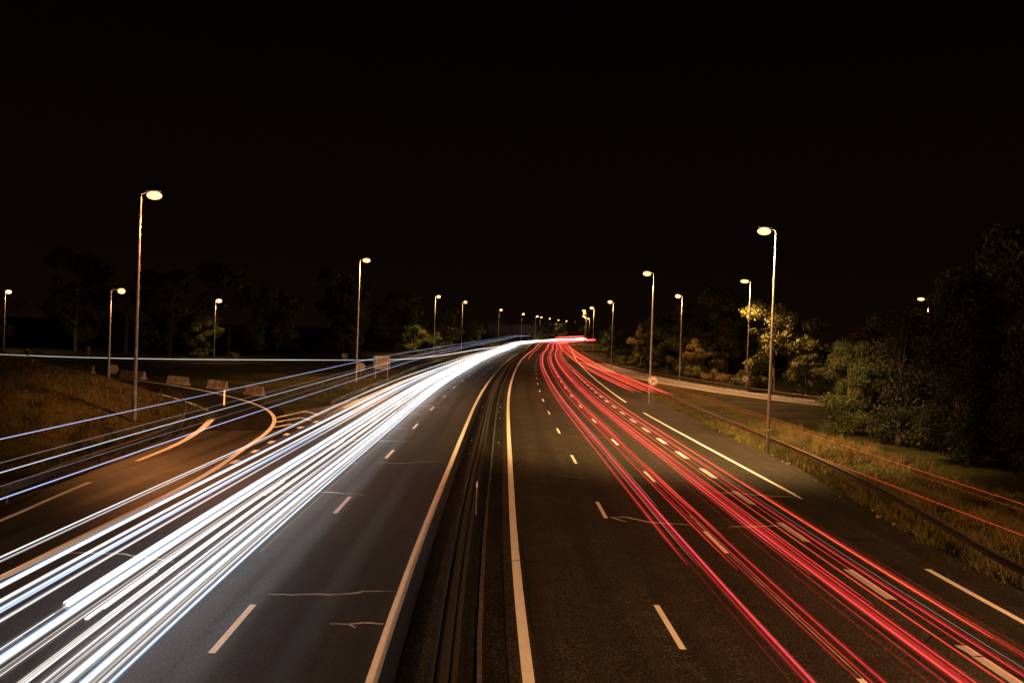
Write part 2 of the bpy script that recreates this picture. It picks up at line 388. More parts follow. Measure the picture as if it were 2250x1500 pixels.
# ---------------------------------------------------------------- painted markings
mk = MB()
def solid(o_, w, s0, s1, step=3.0, dz=.026):
    n = max(1, int((s1-s0)/step)); v = []
    for i in range(n+1):
        s_ = s0+(s1-s0)*i/n
        for sg in (-.5, .5): v.append(P3(s_, (o_(s_) if callable(o_) else o_)+sg*w, dz))
    mk.add(v, [(2*i, 2*i+1, 2*i+3, 2*i+2) for i in range(n)])
solid(0.0, .24, -50, 610, 2.0)
solid(-3.053, .24, -50, 610, 2.0)
for k in range(-5, 38):
    solid(3.533, .15, 18.25+13*k, 21.25+13*k); solid(7.0, .15, 27.16+13*k-13, 30.16+13*k-13)
    solid(-6.453, .15, 17.2+13*k, 20.2+13*k); solid(-9.65, .15, 19.3+13*k, 22.3+13*k)
_mk = mk; mk = MB()
for k in range(-10, 21): solid(10.55, .32, 23.1+6.5*k, 26.1+6.5*k)
tag(mk.build('exit_lane_dashes', paint('worn_road_paint', (.46, .44, .46), .6)), kind='structure'); mk = _mk
oE = lambda s_: float(np.interp(s_, [26, 38, 78, 90, 130, 180, 240, 300], [13.45, 13.52, 12.85, 12.7, 12.9, 13.3, 13.4, 13.4]))
solid(oE, .22, -25, 26.8); solid(oE, .22, 38.3, 78.6); solid(oE, .22, 90.3, 600)
for k in range(6): solid(lambda s_: float(np.interp(s_, [39, 47, 53, 57], [-12.95, -13.2, -13.25, -12.95])), .28, 39.2+3.42*k-.55, 39.2+3.42*k+.45)
solid(-13.05, .24, 66, 600)
SLIP_OUT = [(-13.91, 16), (-13.91, 20.6), (-13.92, 23.1), (-13.97, 26.8), (-14.1, 32.0), (-14.45, 37.4), (-15.2, 44.2), (-15.87, 49.84), (-17.07, 55.46), (-18.77, 60.4), (-20.95, 64.9), (-24.2, 69.95), (-29.58, 76.7), (-35.95, 82.9), (-42.06, 87.2), (-48.3, 91), (-53.3, 93.8), (-66, 98)]
ribbon([(-13.95, -30), (-13.9, 0)]+SLIP_OUT, .26, .030, mk, .8)
ribbon([(-33.6, 73.6), (-31.59, 71.7), (-28.6, 68.04), (-25.8, 64.2), (-23.4, 60.5)], .22, .030, mk, .8)
ribbon([(-21.24, 55.5), (-20.5, 52.6), (-19.63, 48.73), (-18.79, 43.7), (-18.37, 38.0)], lambda t: .42-.18*t, .030, mk, .6)
ribbon([(-17.88, 32.8), (-17.67, 29.9), (-17.35, 26.2), (-17.1, 20), (-17.0, 8)], .18, .030, mk, .8)
for a, b in (((-17.48, 57.34), (-16.67, 62.15)), ((-16.67, 62.15), (-15.2, 60.1)), ((-16.74, 54.75), (-15.95, 57.9)), ((-15.95, 57.9), (-14.9, 56.6)), ((-16.12, 51.9), (-15.57, 54.1))):
    ribbon([a, b], .25, .030, mk, .5)
ribbon(offset(RAMP_R, -2.7), .2, .036, mk, 2); ribbon(offset(RAMP_R, 2.7), .2, .036, mk, 2)
mk_o = mk.build('road_markings', M_PAINT); tag(mk_o, kind='structure')

# sealed cracks: polished ones coloured pale for glints, dark tarred ones plus a drawn shadow tangle
CR_LIGHT = [[(21.0,-6.33),(21.04,-5.74),(21.24,-5.1),(21.29,-4.65),(21.43,-4.33),(21.67,-4.01),(21.78,-3.67),(21.81,-3.2)],
 [(19.27,-4.43),(19.28,-4.01),(19.43,-3.67),(19.42,-3.35),(19.43,-3.2)],[(19.28,-4.01),(19.05,-3.8)],[(32.36,-10.7),(33.29,-8.82),(33.74,-7.55),(33.72,-5.98)],
 [(41.82,-6.66),(41.7,-5.96),(42.21,-5.1),(42.64,-4.8),(43.22,-4.15),(43.24,-3.44)],[(48.08,-11.28),(48.92,-8.94),(50.08,-5.58)],[(40.64,-8.7),(41.01,-7.54)],
 [(55.7,-7.85),(55.9,-6.65)],[(65.09,-7.78),(65.75,-6.35)],[(72.06,-7.83),(73.29,-4.06)],[(77.72,-7.73),(77.93,-6.9)],[(96.44,-7.65),(97.24,-4.79)],[(106.63,-7.86),(107.91,-4.42)],[(131.74,-7.9),(134.25,-4.05)],[(149.18,-7.29),(148.91,-5.07)],
 [(31.41,3.7),(31.66,4.34),(31.0,5.18),(31.09,6.74)],[(31.46,3.71),(30.87,4.26)],[(31.2,8.14),(31.47,9.09),(31.99,10.34)],[(38.19,9.09),(38.53,10.34),(38.44,12.22),(38.58,13.3)],[(23.2,-9.5),(23.6,-11.2),(23.3,-12.9)],[(88.3,-7.4),(88.9,-4.6)],[(118.5,-7.6),(119.5,-4.9)]]
CR_DARK_SHADOW = [[(27.51,.24),(24.77,.26),(21.74,.28),(19.81,.22),(18.72,.27)],[(24.41,-.38),(24.62,.23),(24.47,1.03),(24.15,1.94)],[(19.59,.21),(19.43,.68)],[(20.68,10.01),(20.69,10.85),(20.77,11.65)],[(20.31,11.13),(20.18,10.12),(19.76,9.79),(19.13,9.17)],  # last ribbons here and the first below draw a tangled cast shadow
 [(20.04,10.05),(19.61,10.32),(18.91,10.41),(19.0,11.7)],[(30.57,12.2),(30.61,13.06),(30.22,13.91)],[(39.86,.18),(42.63,.29),(44.66,.73)],[(39.98,2.05),(39.83,3.9)],[(56,3.7),(56.4,7)],[(21.8,-3.0),(21.5,-2.7)],[(34,.3),(34.2,2.4)],[(48,1),(48.5,5.5)]]
def cracks(lst, w0, w1, m, name):
    mb = MB()
    for c in lst:
        pts = []
        for i in range(len(c)-1):
            n = max(2, int(math.dist(c[i], c[i+1])/.18))
            for k in range(n):
                t = k/n; pts.append((c[i][0]+(c[i+1][0]-c[i][0])*t+random.gauss(0, .018), c[i][1]+(c[i+1][1]-c[i][1])*t+random.gauss(0, .012)))
        pts.append(c[-1]); v = []; n = len(pts)
        for i, p in enumerate(pts):
            a = pts[max(i-1, 0)]; b = pts[min(i+1, n-1)]; d = (b[0]-a[0], b[1]-a[1]); l = math.hypot(*d) or 1
            w = random.uniform(w0, w1)*min(1, .35+3*min(i, n-1-i)/n)
            for sg in (-.5, .5): v.append(P3(p[0]-d[1]/l*w*sg*(-1), p[1]-d[0]/l*w*sg, .0305))
        mb.add(v, [(2*i, 2*i+1, 2*i+3, 2*i+2) for i in range(n-1)])
    tag(mb.build(name, m), kind='structure')
cracks(CR_LIGHT, .05, .12, M_SEAL2, 'glint_crack_seals'); cracks(CR_DARK_SHADOW, .04, .09, M_SEAL_SHADOW, 'tarred_seals_and_shadow')

# ---------------------------------------------------------------- guard rails
WPROF = [(-.0, .0), (.03, .0), (.085, .045), (.085, .09), (.03, .135), (.03, .175), (.085, .22), (.085, .265), (.03, .31), (0, .31)]
def guard_rail(pts, label, side=1, post_step=4.0, h=.72, mt=None, double=False, group=None, cover=False):
    q = resample(pts, 1.0); n = len(q); q0 = q[0]
    root = empty('guard_rail', (float(q0[0]), float(q0[1]), gz(*q0)))
    tag(root, label, 'guard rail', group)
    R0 = np.array([q0[0], q0[1], gz(*q0)]); sides = (1, -1) if double else (side,)
    zs = [gz(*p) for p in q]
    for sd in sides:
        v = []; f = []; m_n = len(WPROF)
        for i, p in enumerate(q):
            t = q[min(i+1, n-1)]-q[max(i-1, 0)]; t = t/np.linalg.norm(t); nr = np.array([t[1], -t[0]])*sd
            for a, b in WPROF:
                off = a+(.16 if double else .09)
                v.append((p[0]+nr[0]*off-R0[0], p[1]+nr[1]*off-R0[1], zs[i]+h-.31+b-R0[2]))
        for i in range(n-1):
            for k in range(m_n):
                k2 = (k+1) % m_n; f.append((i*m_n+k, i*m_n+k2, (i+1)*m_n+k2, (i+1)*m_n+k))
        f.append(tuple(range(m_n))); f.append(tuple((n-1)*m_n+k for k in reversed(range(m_n))))
        mesh('beam', v, f, mt or M_RAIL, root)
    if cover:
        mb = MB(); v = []
        for i, p in enumerate(q):
            t = q[min(i+1, n-1)]-q[max(i-1, 0)]; t = t/np.linalg.norm(t); nr = np.array([t[1], -t[0]])
            for off, zz in ((-.14, .66), (-.05, .74), (.05, .74), (.14, .66)):
                v.append((p[0]+nr[0]*off-R0[0], p[1]+nr[1]*off-R0[1], zs[i]+zz-R0[2]))
        mb.add(v, [(4*i+k, 4*i+k+1, 4*i+k+5, 4*i+k+4) for i in range(n-1) for k in range(3)])
        mb.build('top_plate', mt or M_RAIL, root)
    pm = MB(); pm.box((0, 0, .31), (.10, .055, .66)); pm.box((0.0, 0, .52), (.06, .16 if not double else .30, .09)); acc = 0; last = None; cnt = 0; proto = None
    d = np.concatenate([[0], np.cumsum([np.linalg.norm(q[i+1]-q[i]) for i in range(n-1)])])
    for x in np.arange(.6, d[-1], post_step):
        if cnt >= 95: break
        i = int(np.searchsorted(d, x))-1; i = max(0, min(i, n-2)); u = (x-d[i])/(d[i+1]-d[i]); p = q[i]+(q[i+1]-q[i])*u
        t = q[i+1]-q[i]; a = math.atan2(t[1], t[0])
        if proto is None: proto = pm.build('post', M_RAIL, root); o = proto
        else: o = proto.copy(); COL.objects.link(o); o.parent = root
        o.location = (p[0]-R0[0], p[1]-R0[1], gz(*p)-R0[2]); o.rotation_euler = (0, 0, a+math.pi/2 if False else a); cnt += 1
    return root
def sopts(L_): return [tuple(float(a) for a in XY(s_, o_)) for s_, o_ in L_]
guard_rail(sopts([(s_, o_) for s_, o_ in ((4, 15.7), (15, 15.6), (25, 15.6), (31.5, 16.4), (41, 17.45), (57, 18.1), (87, 18.1), (119, 17.85), (140, 17.8), (152, 18.0))]), 'long weathered guard rail beside the hard shoulder, right of the red streaks', -1)
guard_rail([(47, 80.5), (40, 87.4), (33.4, 94.1), (32.04, 105.6+.0), (30.6, 113), (28.05+.3, 123), (26.2, 133), (23.6, 150), (22.0, 175), (21.5, 200), (22.5, 240)][:2]+[(38.5, 95.5), (34.2, 105), (31.2, 114.5), (28.6, 125), (26.3, 136), (23.9, 152), (22.2, 175), (21.4, 200), (22.3, 240)], 'guard rail along the far side of the pale ramp below the right woods', -1)
guard_rail([(-18.5, 12), (-18.6, 28.3), (-19.1, 32.1), (-19.35, 36.1), (-19.5, 40.2), (-20.2, 45.75), (-21.83, 52), (-23.9, 56.6), (-27.4, 62.3), (-31.9, 67.6), (-36.2, 72.4), (-42, 77.3), (-49, 81.6), (-56, 84.8), (-66, 88.5)], 'curved guard rail round the inside of the loop slip road below the left bank', 1, mt=M_RAIL)
guard_rail([(-15.3, 64), (-15.4, 79.3), (-15.5, 100), (-15.9, 120), (-15.5, 146), (-14.4, 165)], 'guard rail between the left carriageway and the grass with the board back', 1)
MED = [tuple(float(a) for a in XY(s_, -1.62)) for s_ in list(range(6, 120, 6))+list(range(120, 380, 12))]
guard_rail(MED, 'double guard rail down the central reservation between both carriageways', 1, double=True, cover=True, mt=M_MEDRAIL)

# ---------------------------------------------------------------- street lamps
def make_lamp(H, arm, head_len=.85, pole_mat=M_POLE, far=False):
    root = empty('street_lamp', (0, 0, 0))
    n = 14; mb = MB()
    prof_ = [(0, .135), (.02, .135), (1.6, .128), (1.62, .108), (H*.5, .085), (H-.1, .052), (H, .05)]
    mb.tube([(0, 0, z) for z, r in prof_], [r for z, r in prof_], n); mb.build('pole', pole_mat, root, sm=False)
    d = MB(); d.box((0, -.127, .95), (.11, .02, .5)); d.build('access_door', M_HOUSING, root)
    a = MB(); a.tube([(0, 0, H-.02), (.03, 0, H+.10), (.12, 0, H+.17), (arm, 0, H+.22)], [.042, .04, .036, .032], 10); a.build('arm', pole_mat, root)
    hd = MB(); L_ = head_len; x0 = arm-.05
    # lofted luminaire body
    secs = [(0, .05, .04), (.12, .09, .05), (.35, .14, .06), (.65, .14, .06), (.9, .09, .04), (1.0, .04, .02)]; k = 12; v = []; f = []
    for t, w, hh in secs:
        for j in range(k):
            an = 2*math.pi*j/k; yy = math.cos(an)*w; zz = math.sin(an)*hh; zz = max(zz, -.025)
            v.append((x0+t*L_, yy, H+.30+.03*t+zz))
    for i in range(len(secs)-1):
        for j in range(k): f.append((i*k+j, i*k+(j+1) % k, (i+1)*k+(j+1) % k, (i+1)*k+j))
    f.append(tuple(range(k))); f.append(tuple((len(secs)-1)*k+j for j in reversed(range(k))))
    hd.add(v, f); head = hd.build('luminaire', M_HOUSING, root, sm=True)
    # one-piece ovoid glass bowl hanging under the cap, oversized to stand in for glare
    bw = MB(); v = []; f = []; rings = 9; cx = x0+L_*.56; k = 16; bz = .46 if far else .36; by = .34 if far else .27
    for i in range(rings+1):
        ph = -math.pi/2+math.pi*(i+.02)/(rings+.04)
        for j in range(k):
            an = 2*math.pi*j/k; v.append((cx+math.cos(an)*L_*.5*math.cos(ph), math.sin(an)*by*math.cos(ph), H+.06+bz*.5*math.sin(ph)*1.25))
    for i in range(rings):
        for j in range(k): f.append((i*k+j, i*k+(j+1) % k, (i+1)*k+(j+1) % k, (i+1)*k+j))
    f.append(tuple(reversed(range(k)))); f.append(tuple(rings*k+j for j in range(k)))
    bw.add(v, f); bw.build('bowl', M_BOWL2 if far else M_BOWL, head, sm=True)
    return root, (cx, 0, H-.30)
def lamp_light(root, off, power, col=(1.0, .50, .15), spread=150, tilt=14, aim=None):
    ld = bpy.data.lights.new('lamp_light', 'SPOT'); ld.energy = power; ld.color = col; ld.spot_size = math.radians(spread); ld.spot_blend = .5; ld.shadow_soft_size = .12
    o = bpy.data.objects.new('lamp_light', ld); COL.objects.link(o); o.parent = root; o.location = off; o.rotation_euler = (0, math.radians(-tilt), 0)
    if aim: o.rotation_euler = Vector(aim).to_track_quat('-Z', 'Y').to_euler()
    pd = bpy.data.lights.new('bowl_light', 'POINT'); pd.energy = power*.035; pd.color = (col[0], col[1]*1.05, col[2]); pd.shadow_soft_size = .2
    q = bpy.data.objects.new('bowl_light', pd); COL.objects.link(q); q.parent = root; q.location = (off[0], 0, off[2]-.08); return o
PROTO = {}
def lamp(x, y, H, to, label, power=9000, tilt=14, aim=None, spread=150, arm=.32, head_len=.85, far=False, col=(1.0, .50, .15), z=None, group='sodium street lamps along the roads'):
    key = (H, arm, head_len, far)
    if key not in PROTO:
        r, off = make_lamp(H, arm, head_len, far=far); PROTO[key] = (r, off); root = r
    else:
        r, off = PROTO[key]; root = r.copy(); COL.objects.link(root)
        for ch in r.children:
            if ch.type == 'MESH': copy_tree(ch, root)
    root.location = (x, y, gz(x, y)-.02 if z is None else z); root.rotation_euler = (0, 0, math.atan2(to[1], to[0]))
    tag(root, label, 'street lamp', group)
    if power: lamp_light(root, off, power, col, tilt=tilt, aim=aim, spread=spread)
    return root
WARM = (1.0, .46, .18); YEL = (1.0, .57, .20); ORG = (1.0, .33, .09)
lamp(-22.9, 47.6, 12.85, (1, .05), 'tallest looking street lamp on the left, at the foot of the grassy bank', 12500, aim=(.5, .25, -1), spread=140, col=ORG)
lamp(-19.24, 95.9, 14.0, (1, .02), 'tall street lamp behind the round sign back left of the board', 15000, col=WARM)
lamp(-20.03, 198.6, 14.0, (1, 0), 'street lamp left of the white streaks with a leafy tree at its foot', 14000, far=True, col=YEL)
lamp(-15.7, 235.1, 14.0, (1, 0), 'street lamp next right of the one with a leafy tree, left of the far overpass', 14000, far=True, col=YEL)
lamp(-6.98, 334.5, 14.0, (1, .1), 'far street lamp standing in front of the left end of the overpass', 14000, far=True)
lamp(2.96, 403.5, 14.0, (1, .1), 'far street lamp in front of the right half of the overpass', 14000, far=True)
lamp(8.4, 360.0, 12.3, (1, .1), 'dark street lamp post standing in the median in front of the white streaks', 6000, far=True)
FAR = [(14.71, 490.7), (22.94, 562.5), (32.8, 636.6), (40.7, 662.2), (49.3, 690.1)]
for i, (x_, y_) in enumerate(FAR):
    lamp(x_, y_, 14.0, (1, .2), ['first', 'second', 'third', 'fourth', 'fifth'][i]+' of the five tiny far street lamps running right from the median post', 14000, far=True)
lamp(15.25, 53.4, 14.25, (-1, .05), 'tall yellow street lamp nearest on the right, standing in grass behind the guard rail', 40000, aim=(.25, -.42, -1), spread=142, col=YEL)
lamp(17.2, 9.5, 14.25, (-1, 0), 'next lamp of the right row, outside the view beside the camera', 19000, aim=(.35, -.35, -1), spread=150, col=WARM)
lamp(-22.6, 5.5, 13.8, (1, 0), 'next lamp of the left row, outside the view beside the camera', 6500, col=WARM)
lamp(13.65, 89.9, 14.0, (-1, .05), 'tall street lamp right behind the white and red no right turn sign', 15000, col=WARM)
lamp(27.0, 140.2, 14.0, (-1, .05), 'street lamp at the edge of the lit leafy trees beyond the pale ramp', 14000, far=True, col=WARM)
lamp(31.5, 116.0, 15.3, (-1, -.1), 'street lamp with the small round sign on it, beyond the ramp guard rail', 30000, arm=.25, head_len=1.15, col=WARM)
lamp(66.2, 135.6, 14.4, (-1, -.1), 'street lamp over the dark woods at the far right', 9000, arm=.75, head_len=1.15, col=YEL)
lamp(20.3, 180.7, 14.0, (-1, 0), 'street lamp between the ramp trees and the red streaks, left of the sign lamp', 14000, far=True, col=WARM)
lamp(21.6, 236.4, 14.0, (-1, 0), 'street lamp just right of the stacked cluster of far lamps', 14000, far=True, col=YEL)
CL = [(22.94, 277.4), (28.06, 335.2), (33.1, 397.0), (36.8, 430.8), (41.9, 468.6)]
for i, (x_, y_) in enumerate(CL):
    lamp(x_, y_, 14.0, (-1, 0), ['highest and nearest', 'second from the top', 'third from the top', 'fourth from the top', 'lowest and rightmost'][i]+' lamp of the stacked cluster at the bend', 14000, far=True)
lamp(-37.2, 74.0, 8.8, (1, .35), 'thin dark street lamp with a long arm, left of the nearest left lamp', 2500, arm=.55, head_len=.6, z=gz(-37.2, 74.0), col=WARM)
lamp(-52.8, 143.7, 9.9, (1, -.2), 'lone bright street lamp beyond the left ramp beside the small board', 2600, arm=.1, head_len=1.0, far=True, col=YEL)
lamp(-87.5, 141.0, 9.9, (1, -.2), 'street lamp beyond the left ramp just outside the left edge of the view', 2200, arm=.1, head_len=1.0, far=True, col=YEL)

# ---------------------------------------------------------------- concrete barrier blocks on the far side of the loop
BL = [((-61.7, 104.9), (-64.5, 106.2)), ((-53.1, 97.0), (-48.9, 94.6)), ((-43.7, 90.3), (-40.3, 88.3)), ((-36.1, 84.4), (-33.4, 82.4)), ((-30.5, 80.2), (-28.2, 78.5)), ((-25.3, 75.3), (-23.3, 73.6))]
def block_mesh(L_):
    pr = [(-.34, 0), (.34, 0), (.34, .08), (.19, .30), (.12, .85), (-.12, .85), (-.19, .30), (-.34, .08)]; v = []; n = len(pr)
    xs = [-L_/2, -L_/2+.04, L_/2-.04, L_/2]
    for i, x_ in enumerate(xs):
        sc = .94 if i in (0, 3) else 1
        for a, b in pr: v.append((x_, a*sc, b*(.98 if i in (0, 3) else 1)))
    f = [tuple(reversed(range(n)))]+[(i*n+k, i*n+(k+1) % n, (i+1)*n+(k+1) % n, (i+1)*n+k) for i in range(3) for k in range(n)]+[tuple(3*n+k for k in range(n))]
    return v, f
LB = ['concrete barrier block furthest left, half hidden by the bank', 'concrete barrier block just left of the round sign back', 'concrete barrier block just right of the round sign back, crossed by the near lamp post',
      'stained concrete barrier block in the middle of the row, right of the near lamp post', 'concrete barrier block behind the orange marker post', 'dim concrete barrier block at the right end of the row']
for i, (a, b) in enumerate(BL):
    cx, cyy = (a[0]+b[0])/2, (a[1]+b[1])/2; L_ = math.dist(a, b); v, f = block_mesh(L_)
    o = mesh('barrier_block', v, f, M_CONC); o.location = (cx, cyy, gz(cx, cyy)-.03); o.rotation_euler = (0, 0, math.atan2(b[1]-a[1], b[0]-a[0])); tag(o, LB[i], 'barrier', 'concrete barrier blocks beside the loop')

# ---------------------------------------------------------------- signs
def disc(mb, r, y, th=.02, n=32, mi=0, cz=0, cx=0):
    v = [(cx+r*math.cos(2*math.pi*k/n), y, cz+r*math.sin(2*math.pi*k/n)) for k in range(n)]+[(cx+r*math.cos(2*math.pi*k/n), y+th, cz+r*math.sin(2*math.pi*k/n)) for k in range(n)]
    mb.add(v, [tuple(range(n)), tuple(reversed(range(n, 2*n)))]+[(k+n, (k+1) % n+n, (k+1) % n, k) for k in range(n)], mi)
def plate(mb, pts, y, th=.004, mi=0):
    n = len(pts); v = [(a, y, b) for a, b in pts]+[(a, y+th, b) for a, b in pts]
    mb.add(v, [tuple(range(n)), tuple(reversed(range(n, 2*n)))]+[(k+n, (k+1) % n+n, (k+1) % n, k) for k in range(n)], mi)
def turn_sign(x, y, zc, r, sgn, label, post=True, face=None):
    g0 = gz(x, y); root = empty('traffic_sign', (x, y, g0), face if face is not None else 0); zc -= g0
    if post:
        p = MB(); p.tube([(0, .06, 0), (0, .06, zc+r*.7)], .038, 10); p.build('post', M_GALV, root)
    a = MB(); disc(a, r, 0, .025, 40, 0, zc); disc(a, r*.93, -.004, .004, 40, 1, zc); disc(a, r*.78, -.008, .004, 40, 0, zc)
    a.build('disc', None, root, [M_SIGNW, M_SIGNR])
    b = MB(); w = r*.055
    def P(l): return [(sgn*px*r, zc+pz*r) for px, pz in (l if sgn > 0 else l[::-1])]
    plate(b, P([(-.26, -.58), (-.12, -.58), (-.04, .0), (-.12, .10), (-.22, .02)]), -.013)
    plate(b, P([(-.14, -.02), (-.04, -.02), (.34, .0), (.34, .13), (-.10, .13)]), -.0135)
    plate(b, P([(.32, -.10), (.60, .07), (.32, .24)]), -.014)
    b.build('turn_arrow', M_SIGNK, root)
    c = MB(); c_ = .50; q = .045
    plate(c, P([(-c_-q, c_-q+.0), (c_-q, -c_-q), (c_+q, -c_+q), (-c_+q, c_+q)]), -.018); c.build('slash', M_SIGNR, root)
    tag(root, label, 'traffic sign'); return root
turn_sign(13.75, 88.6, 2.33, .52, 1, 'round red and white no right turn sign on the verge right of the red streaks', True, -.10)
turn_sign(31.25, 115.8, 1.72, .48, -1, 'small dim no left turn sign on the foot of the lamp beyond the ramp', False, -.2)
def round_back(x, y, zc, r, label, post=False, rot=0, m=None):
    g0 = gz(x, y); root = empty('traffic_sign', (x, y, g0), rot); zc -= g0
    a = MB(); disc(a, r, 0, .02, 36, 0, zc); a.build('disc', m or M_SIGNB, root)
    b = MB(); b.box((0, -.02, zc+.16), (r*1.35, .03, .04)); b.box((0, -.02, zc-.16), (r*1.35, .03, .04)); b.build('bracket', M_GALV, root)
    if post:
        p = MB(); p.tube([(0, -.06, 0), (0, -.06, zc+r*.5)], .035, 8); p.build('post', M_GALV, root)
    tag(root, label, 'traffic sign'); return root
round_back(-36.95, 74.35, 2.35, .43, 'back of a round road sign fixed behind the thin dark lamp post', rot=.4)
round_back(-21.0, 108.5, 1.75, .58, 'dim brown back of a round road sign behind the foot of the second left lamp', True, .2)
def board(x, y, w, z0, z1, label, rot=0, m=None, posts=2, ribs=3, plain=False):
    g0 = gz(x, y); root = empty('road_sign_board', (x, y, g0), rot)
    a = MB(); a.box((0, 0, (z0+z1)/2), (w, .03, z1-z0)); a.build('panel', m or M_SIGNB, root)
    if ribs:
        r = MB()
        for k in range(ribs): r.box((0, -.04, z0+(z1-z0)*(k+.7)/(ribs+.4)), (w*.98, .05, .06))
        r.box((-w*.40, -.05, (z0+z1)/2), (.06, .04, (z1-z0)*.96)); r.box((w*.40, -.05, (z0+z1)/2), (.06, .04, (z1-z0)*.96)); r.build('ribs', M_RIB, root)
    for k in range(posts):
        px = 0 if posts == 1 else (-.36 if k == 0 else .36)*w
        p = MB(); p.box((px, -.085, (z1-.1)/2), (.07, .04, z1-.1)); p.build('post', M_GALV, root)
    tag(root, label, 'sign board'); return root
board(-17.65, 104.5, 2.02, 1.15, 2.80, 'large lit back of a rectangular road sign on two posts beside the white streaks', .12, ribs=6)
board(-45.7, 133.5, 1.0, .25, 1.35, 'small pale board on short post just past the left ramp below the lone lamp', .3, posts=1)
board(-64.6, 124.3, .45, .85, 2.0, 'narrow upright marker board on one post beyond the left ramp', .3, posts=1, ribs=0)
bb = board(-30.3, 144.2, 1.02, .6, 1.6, 'square sign board with a pale diagonal arrow, left of the second left lamp', .15, m=mat('board_brown', (.22, .17, .12), .5), posts=1, ribs=0)
ar = MB(); plate(ar, [(-.42, .1+1.35), (-.36, .1+1.20), (-.06, .1+.72), (.0, .1+.82), (-.26, .1+1.28), (-.14, .1+1.38), (-.40, .1+1.46)], -.03); ar.build('arrow', M_SIGNW, bb)
# small triangular sign with plate at the bend
g0 = gz(23.4, 276); root = empty('traffic_sign', (23.4, 276, g0)); a = MB(); zc = 2.95
plate(a, [(-.5, zc+.45), (0, zc-.42), (.5, zc+.45)], 0, .03, 1); plate(a, [(-.34, zc+.36), (0, zc-.22), (.34, zc+.36)], -.006, .004, 0); a.build('triangle', None, root, [M_SIGNW, M_SIGNR])
a = MB(); a.box((0, 0, zc-.72), (.62, .03, .34)); a.build('plate', M_SIGNW, root); p = MB(); p.tube([(0, .06, 0), (0, .06, zc+.3)], .04, 8); p.build('post', M_GALV, root)
tag(root, 'tiny give way triangle with a plate at the end of the red streaks', 'traffic sign')
# marker posts
def marker(x, y, h, label, m_, w=.09, refl=True):
    root = empty('marker_post', (x, y, gz(x, y))); a = MB(); a.tube([(0, 0, 0), (0, 0, h)], w/2, 10); a.build('post', m_, root)
    if refl: b = MB(); b.tube([(0, 0, h-.22), (0, 0, h-.06)], w/2+.006, 10); b.build('reflector', M_SIGNW, root)
    tag(root, label, 'marker post'); return root
M_ORM = mat('amber_marker_glow', (.75, .42, .10), .35); PB(M_ORM).inputs['Emission Color'].default_value = (1, .50, .12, 1); PB(M_ORM).inputs['Emission Strength'].default_value = 1.0  # emission stands in for lamplight caught by reflective posts
marker(-23.6, 64.6, 1.15, 'amber reflective marker post with added glow standing on the loop slip road', M_ORM, .12, False)
marker(-64.0, 107.6, 2.0, 'dark post with a small plate at the left end of the barrier blocks', M_SIGNK, .16)
marker(24.2, 40.2, 1.1, 'faint orange marker post low in the dark at the right', M_ORM, .06, False)['label'] = 'faint amber marker post among the dark shrubs at the far right'
for i, s_ in enumerate((30.5,)):
    pt = P3(s_, -1.35); r_ = empty('marker_post', pt); a = MB(); a.box((0, 0, .62), (.05, .02, 1.24)); a.build('post', M_GALV, r_); b = MB(); b.box((0, -.012, 1.1), (.06, .01, .2)); b.build('reflector', M_SIGNW, r_); tag(r_, 'thin upright marker post on the central guard rail near the camera', 'marker post')

# ---------------------------------------------------------------- far overpass
root = empty('overpass', (0, 470, 0)); zb = gz(-1, 470)
a = MB(); a.box((-1.0, 0, zb+3.7), (26, 5, 5.6)); a.build('wall', M_CONC2, root)
a = MB(); a.box((-1.2, -1.0, zb+6.9), (28, 7.5, .8)); a.build('deck', M_CONC2, root)
a = MB(); a.box((-1.2, -4.4, zb+8.1), (28, .35, 1.6)); a.build('parapet', M_CONC2, root)
a = MB(); a.box((4.0, -2.6, zb+2.2), (12, .12, 3.4)); a.build('shade_panel', mat('recess_shade', (.03, .028, .025), .9), root)  # flat dark panel painting the shade of an opening in the wall
a = MB(); a.box((-14.4, -3.0, zb+3.6), (.5, .5, 7.0)); a.build('column', M_CONC2, root)
for k in range(14):
    pass
r_ = MB(); r_.tube([(-15, -4.4, zb+9.6), (12.6, -4.4, zb+9.6)], .05, 6)
for k in range(15): r_.tube([(-15+k*1.97, -4.4, zb+8.9), (-15+k*1.97, -4.4, zb+9.6)], .04, 6)
r_.build('railing', M_GALV, root)
tag(root, 'dim concrete overpass beyond the bend, left of the row of far lamps', 'overpass')

